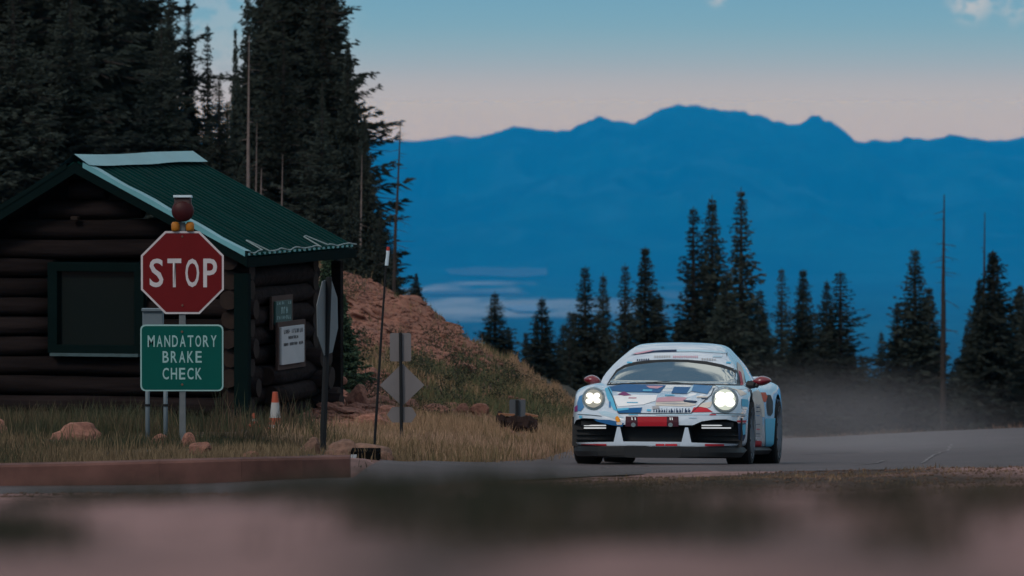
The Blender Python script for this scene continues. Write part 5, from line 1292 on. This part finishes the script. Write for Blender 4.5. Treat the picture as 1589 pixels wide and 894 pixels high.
# headlights
m_lensc = mat("headlamp_reflector", (.16, .18, .19), rough=.15, metal=.6, spec=.8, coat=1.0)
m_led = mat("headlamp_led", (.3, .3, .3), emit=(1.0, .96, .82), estr=1.3)
m_led2 = mat("headlamp_glow", (.25, .25, .22), emit=(.92, 1.0, .82), estr=.50)
m_glow1 = mat("headlamp_dim_glow", (.2, .2, .18), emit=(1.0, .93, .72), estr=.16)
m_ring = mat("headlamp_ring", (.09, .14, .16), rough=.3)
for (u, v_, r_, lab) in ((249, 403, 67, 0), (1076, 410, 79, 1)):
    circ = lambda rr, k=24, rx=1.0, du=0, dv=0: [(u + du + rr * rx * math.cos(a * 2 * math.pi / k), v_ + dv + rr * math.sin(a * 2 * math.pi / k)) for a in range(k)]
    hl = skin("headlight", circ(r_ + 4), m_ring, 4, step=3); rf = skin("lens", circ(r_ - 3), m_lensc, 6, hl, step=3)
    skin("glow_bowl", circ(r_ - (14 if lab else 11), dv=2), m_led2 if lab else m_glow1, 7, hl, step=3)
    for du, dv, sx_ in ((-21, -16, 1.3), (19, -15, 1.2), (-24, 17, 1.3), (22, 16, 1.3), (0, 2, 1.5)):
        skin("led", circ(r_ * (.25 if not lab else .33), 12, sx_, du * r_ / 62, dv * r_ / 62), m_led, 8, hl, step=4)
# mirrors
for (u, v_, wpx, hpx, yl, sgn_) in ((240, 286, 27, 15.5, 1.62, -1), (1308, 292, 31, 15.5, 1.62, 1)):
    c_ = P(860 + u / 4.0632, 520 + v_ / 4.0632, nose.y + yl); lc = MCI @ c_; s = c_.y / F
    bm = bmesh.new(); bmesh.ops.create_uvsphere(bm, u_segments=20, v_segments=12, radius=1, matrix=Matrix.Translation(lc) @ Matrix.Rotation(R(5) * -sgn_, 4, 'Y') @ Matrix.Diagonal((wpx / 2 * s, .085, hpx / 2 * s, 1)))
    for v in bm.verts:
        k = (v.co.x - lc.x) / (wpx / 2 * s) * sgn_; v.co.z = lc.z + (v.co.z - lc.z) * (1 - .25 * max(0, k)) - .012 * max(0, -k) + .006
    mi = link("mirror", bm_mesh("mirror", bm), car, m_mir, smooth=True)
    bm = bmesh.new(); tube(bm, (lc.x - sgn_ * wpx / 2 * s * .6, 1.62, lc.z - .045), (sgn_ * .80, 1.66, .845), .030, .045, 8); tube(bm, (lc.x - sgn_ * wpx / 2 * s * .3, 1.64, lc.z - .052), (sgn_ * .82, 1.68, .86), .02, .035, 8)
    link("stalk", bm_mesh("stalk", bm), mi, m_blk)
# wheels
def wheel(x, y, r_, w_, rim_r):
    sg = 1 if x > 0 else -1
    M_ = Matrix.Translation((x, y, r_ - .004)) @ Matrix.Rotation(R(90) * sg, 4, 'Y')
    bm = bmesh.new(); lathe(bm, [(rim_r, -w_ / 2), (r_ - .03, -w_ / 2), (r_ - .006, -w_ / 2 + .02), (r_, -w_ / 2 + .045), (r_, w_ / 2 - .045), (r_ - .006, w_ / 2 - .02), (r_ - .03, w_ / 2), (rim_r, w_ / 2)], 40, M_)
    t_ = link("wheel", bm_mesh("wheel", bm), car, m_tyre, smooth=False)
    bm = bmesh.new(); lathe(bm, [(.03, w_ / 2 - .06), (rim_r * .9, w_ / 2 - .05), (rim_r, w_ / 2 - .01), (rim_r + .004, w_ / 2 + .004), (rim_r - .02, w_ / 2 + .002)], 30, M_)
    for k in range(10):
        a = k * .628; box(bm, (0, 0, 0), (.001, .001, .001))
    link("rim", bm_mesh("rim", bm), t_, m_rim)
    for k in range(10):
        a = k * math.pi / 5; bm = bmesh.new(); c0 = M_ @ Vector((.04 * math.cos(a), .04 * math.sin(a), w_ / 2 - .02)); c1 = M_ @ Vector((rim_r * .97 * math.cos(a), rim_r * .97 * math.sin(a), w_ / 2 - .008)); tube(bm, c0, c1, .016, .02, 6); link("spoke", bm_mesh("spoke", bm), t_, m_rim)
wheel(-.79, 1.02, .345, .255, .262); wheel(.79, 1.02, .345, .255, .262); wheel(-.79, 3.47, .362, .315, .275); wheel(.79, 3.47, .362, .315, .275)
# rear: wing, light strip
bm = bmesh.new(); box(bm, (0, 4.28, .935), (1.3, .22, .03), rx=R(-6), bevel=.01); link("rear_wing", bm_mesh("rear_wing", bm), car, m_paint)
bm = bmesh.new(); box(bm, (0, 4.50, .66), (1.0, .06, .035)); link("rear_light_strip", bm_mesh("r", bm), car, mat("tail_red", (.3, .01, .01), rough=.3))
# dust hanging in the air behind the car
m_dust = bpy.data.materials.new("road_dust"); m_dust.use_nodes = True; t = m_dust.node_tree; t.nodes.clear()
mo = t.nodes.new("ShaderNodeOutputMaterial"); pv = t.nodes.new("ShaderNodeVolumePrincipled"); t.links.new(pv.outputs[0], mo.inputs["Volume"])
pv.inputs["Color"].default_value = (.88, .80, .82, 1); pv.inputs["Anisotropy"].default_value = 0.2
tcn = t.nodes.new("ShaderNodeTexCoord"); ln_ = t.nodes.new("ShaderNodeVectorMath"); ln_.operation = 'LENGTH'; t.links.new(tcn.outputs["Object"], ln_.inputs[0])
mr_ = t.nodes.new("ShaderNodeMapRange"); mr_.interpolation_type = 'SMOOTHSTEP'; t.links.new(ln_.outputs["Value"], mr_.inputs[0]); mr_.inputs[1].default_value = 1.0; mr_.inputs[2].default_value = .1; mr_.inputs[3].default_value = 0; mr_.inputs[4].default_value = .065
nn = t.nodes.new("ShaderNodeTexNoise"); nn.inputs["Scale"].default_value = 2.2; t.links.new(tcn.outputs["Object"], nn.inputs["Vector"])
mu = t.nodes.new("ShaderNodeMath"); mu.operation = 'MULTIPLY'; t.links.new(mr_.outputs[0], mu.inputs[0]); t.links.new(nn.outputs[0], mu.inputs[1]); t.links.new(mu.outputs[0], pv.inputs["Density"])
bm = bmesh.new(); bmesh.ops.create_icosphere(bm, subdivisions=3, radius=1)
o = link("dust_cloud", bm_mesh("dust_cloud", bm), m=m_dust); c_ = P(1300, 690, 76); o.location = (c_.x, c_.y, c_.z + .1); o.scale = (3.4, 12, 1.1); tag(o, "thin dust raised by the car, hanging over the road behind it", kind="stuff")
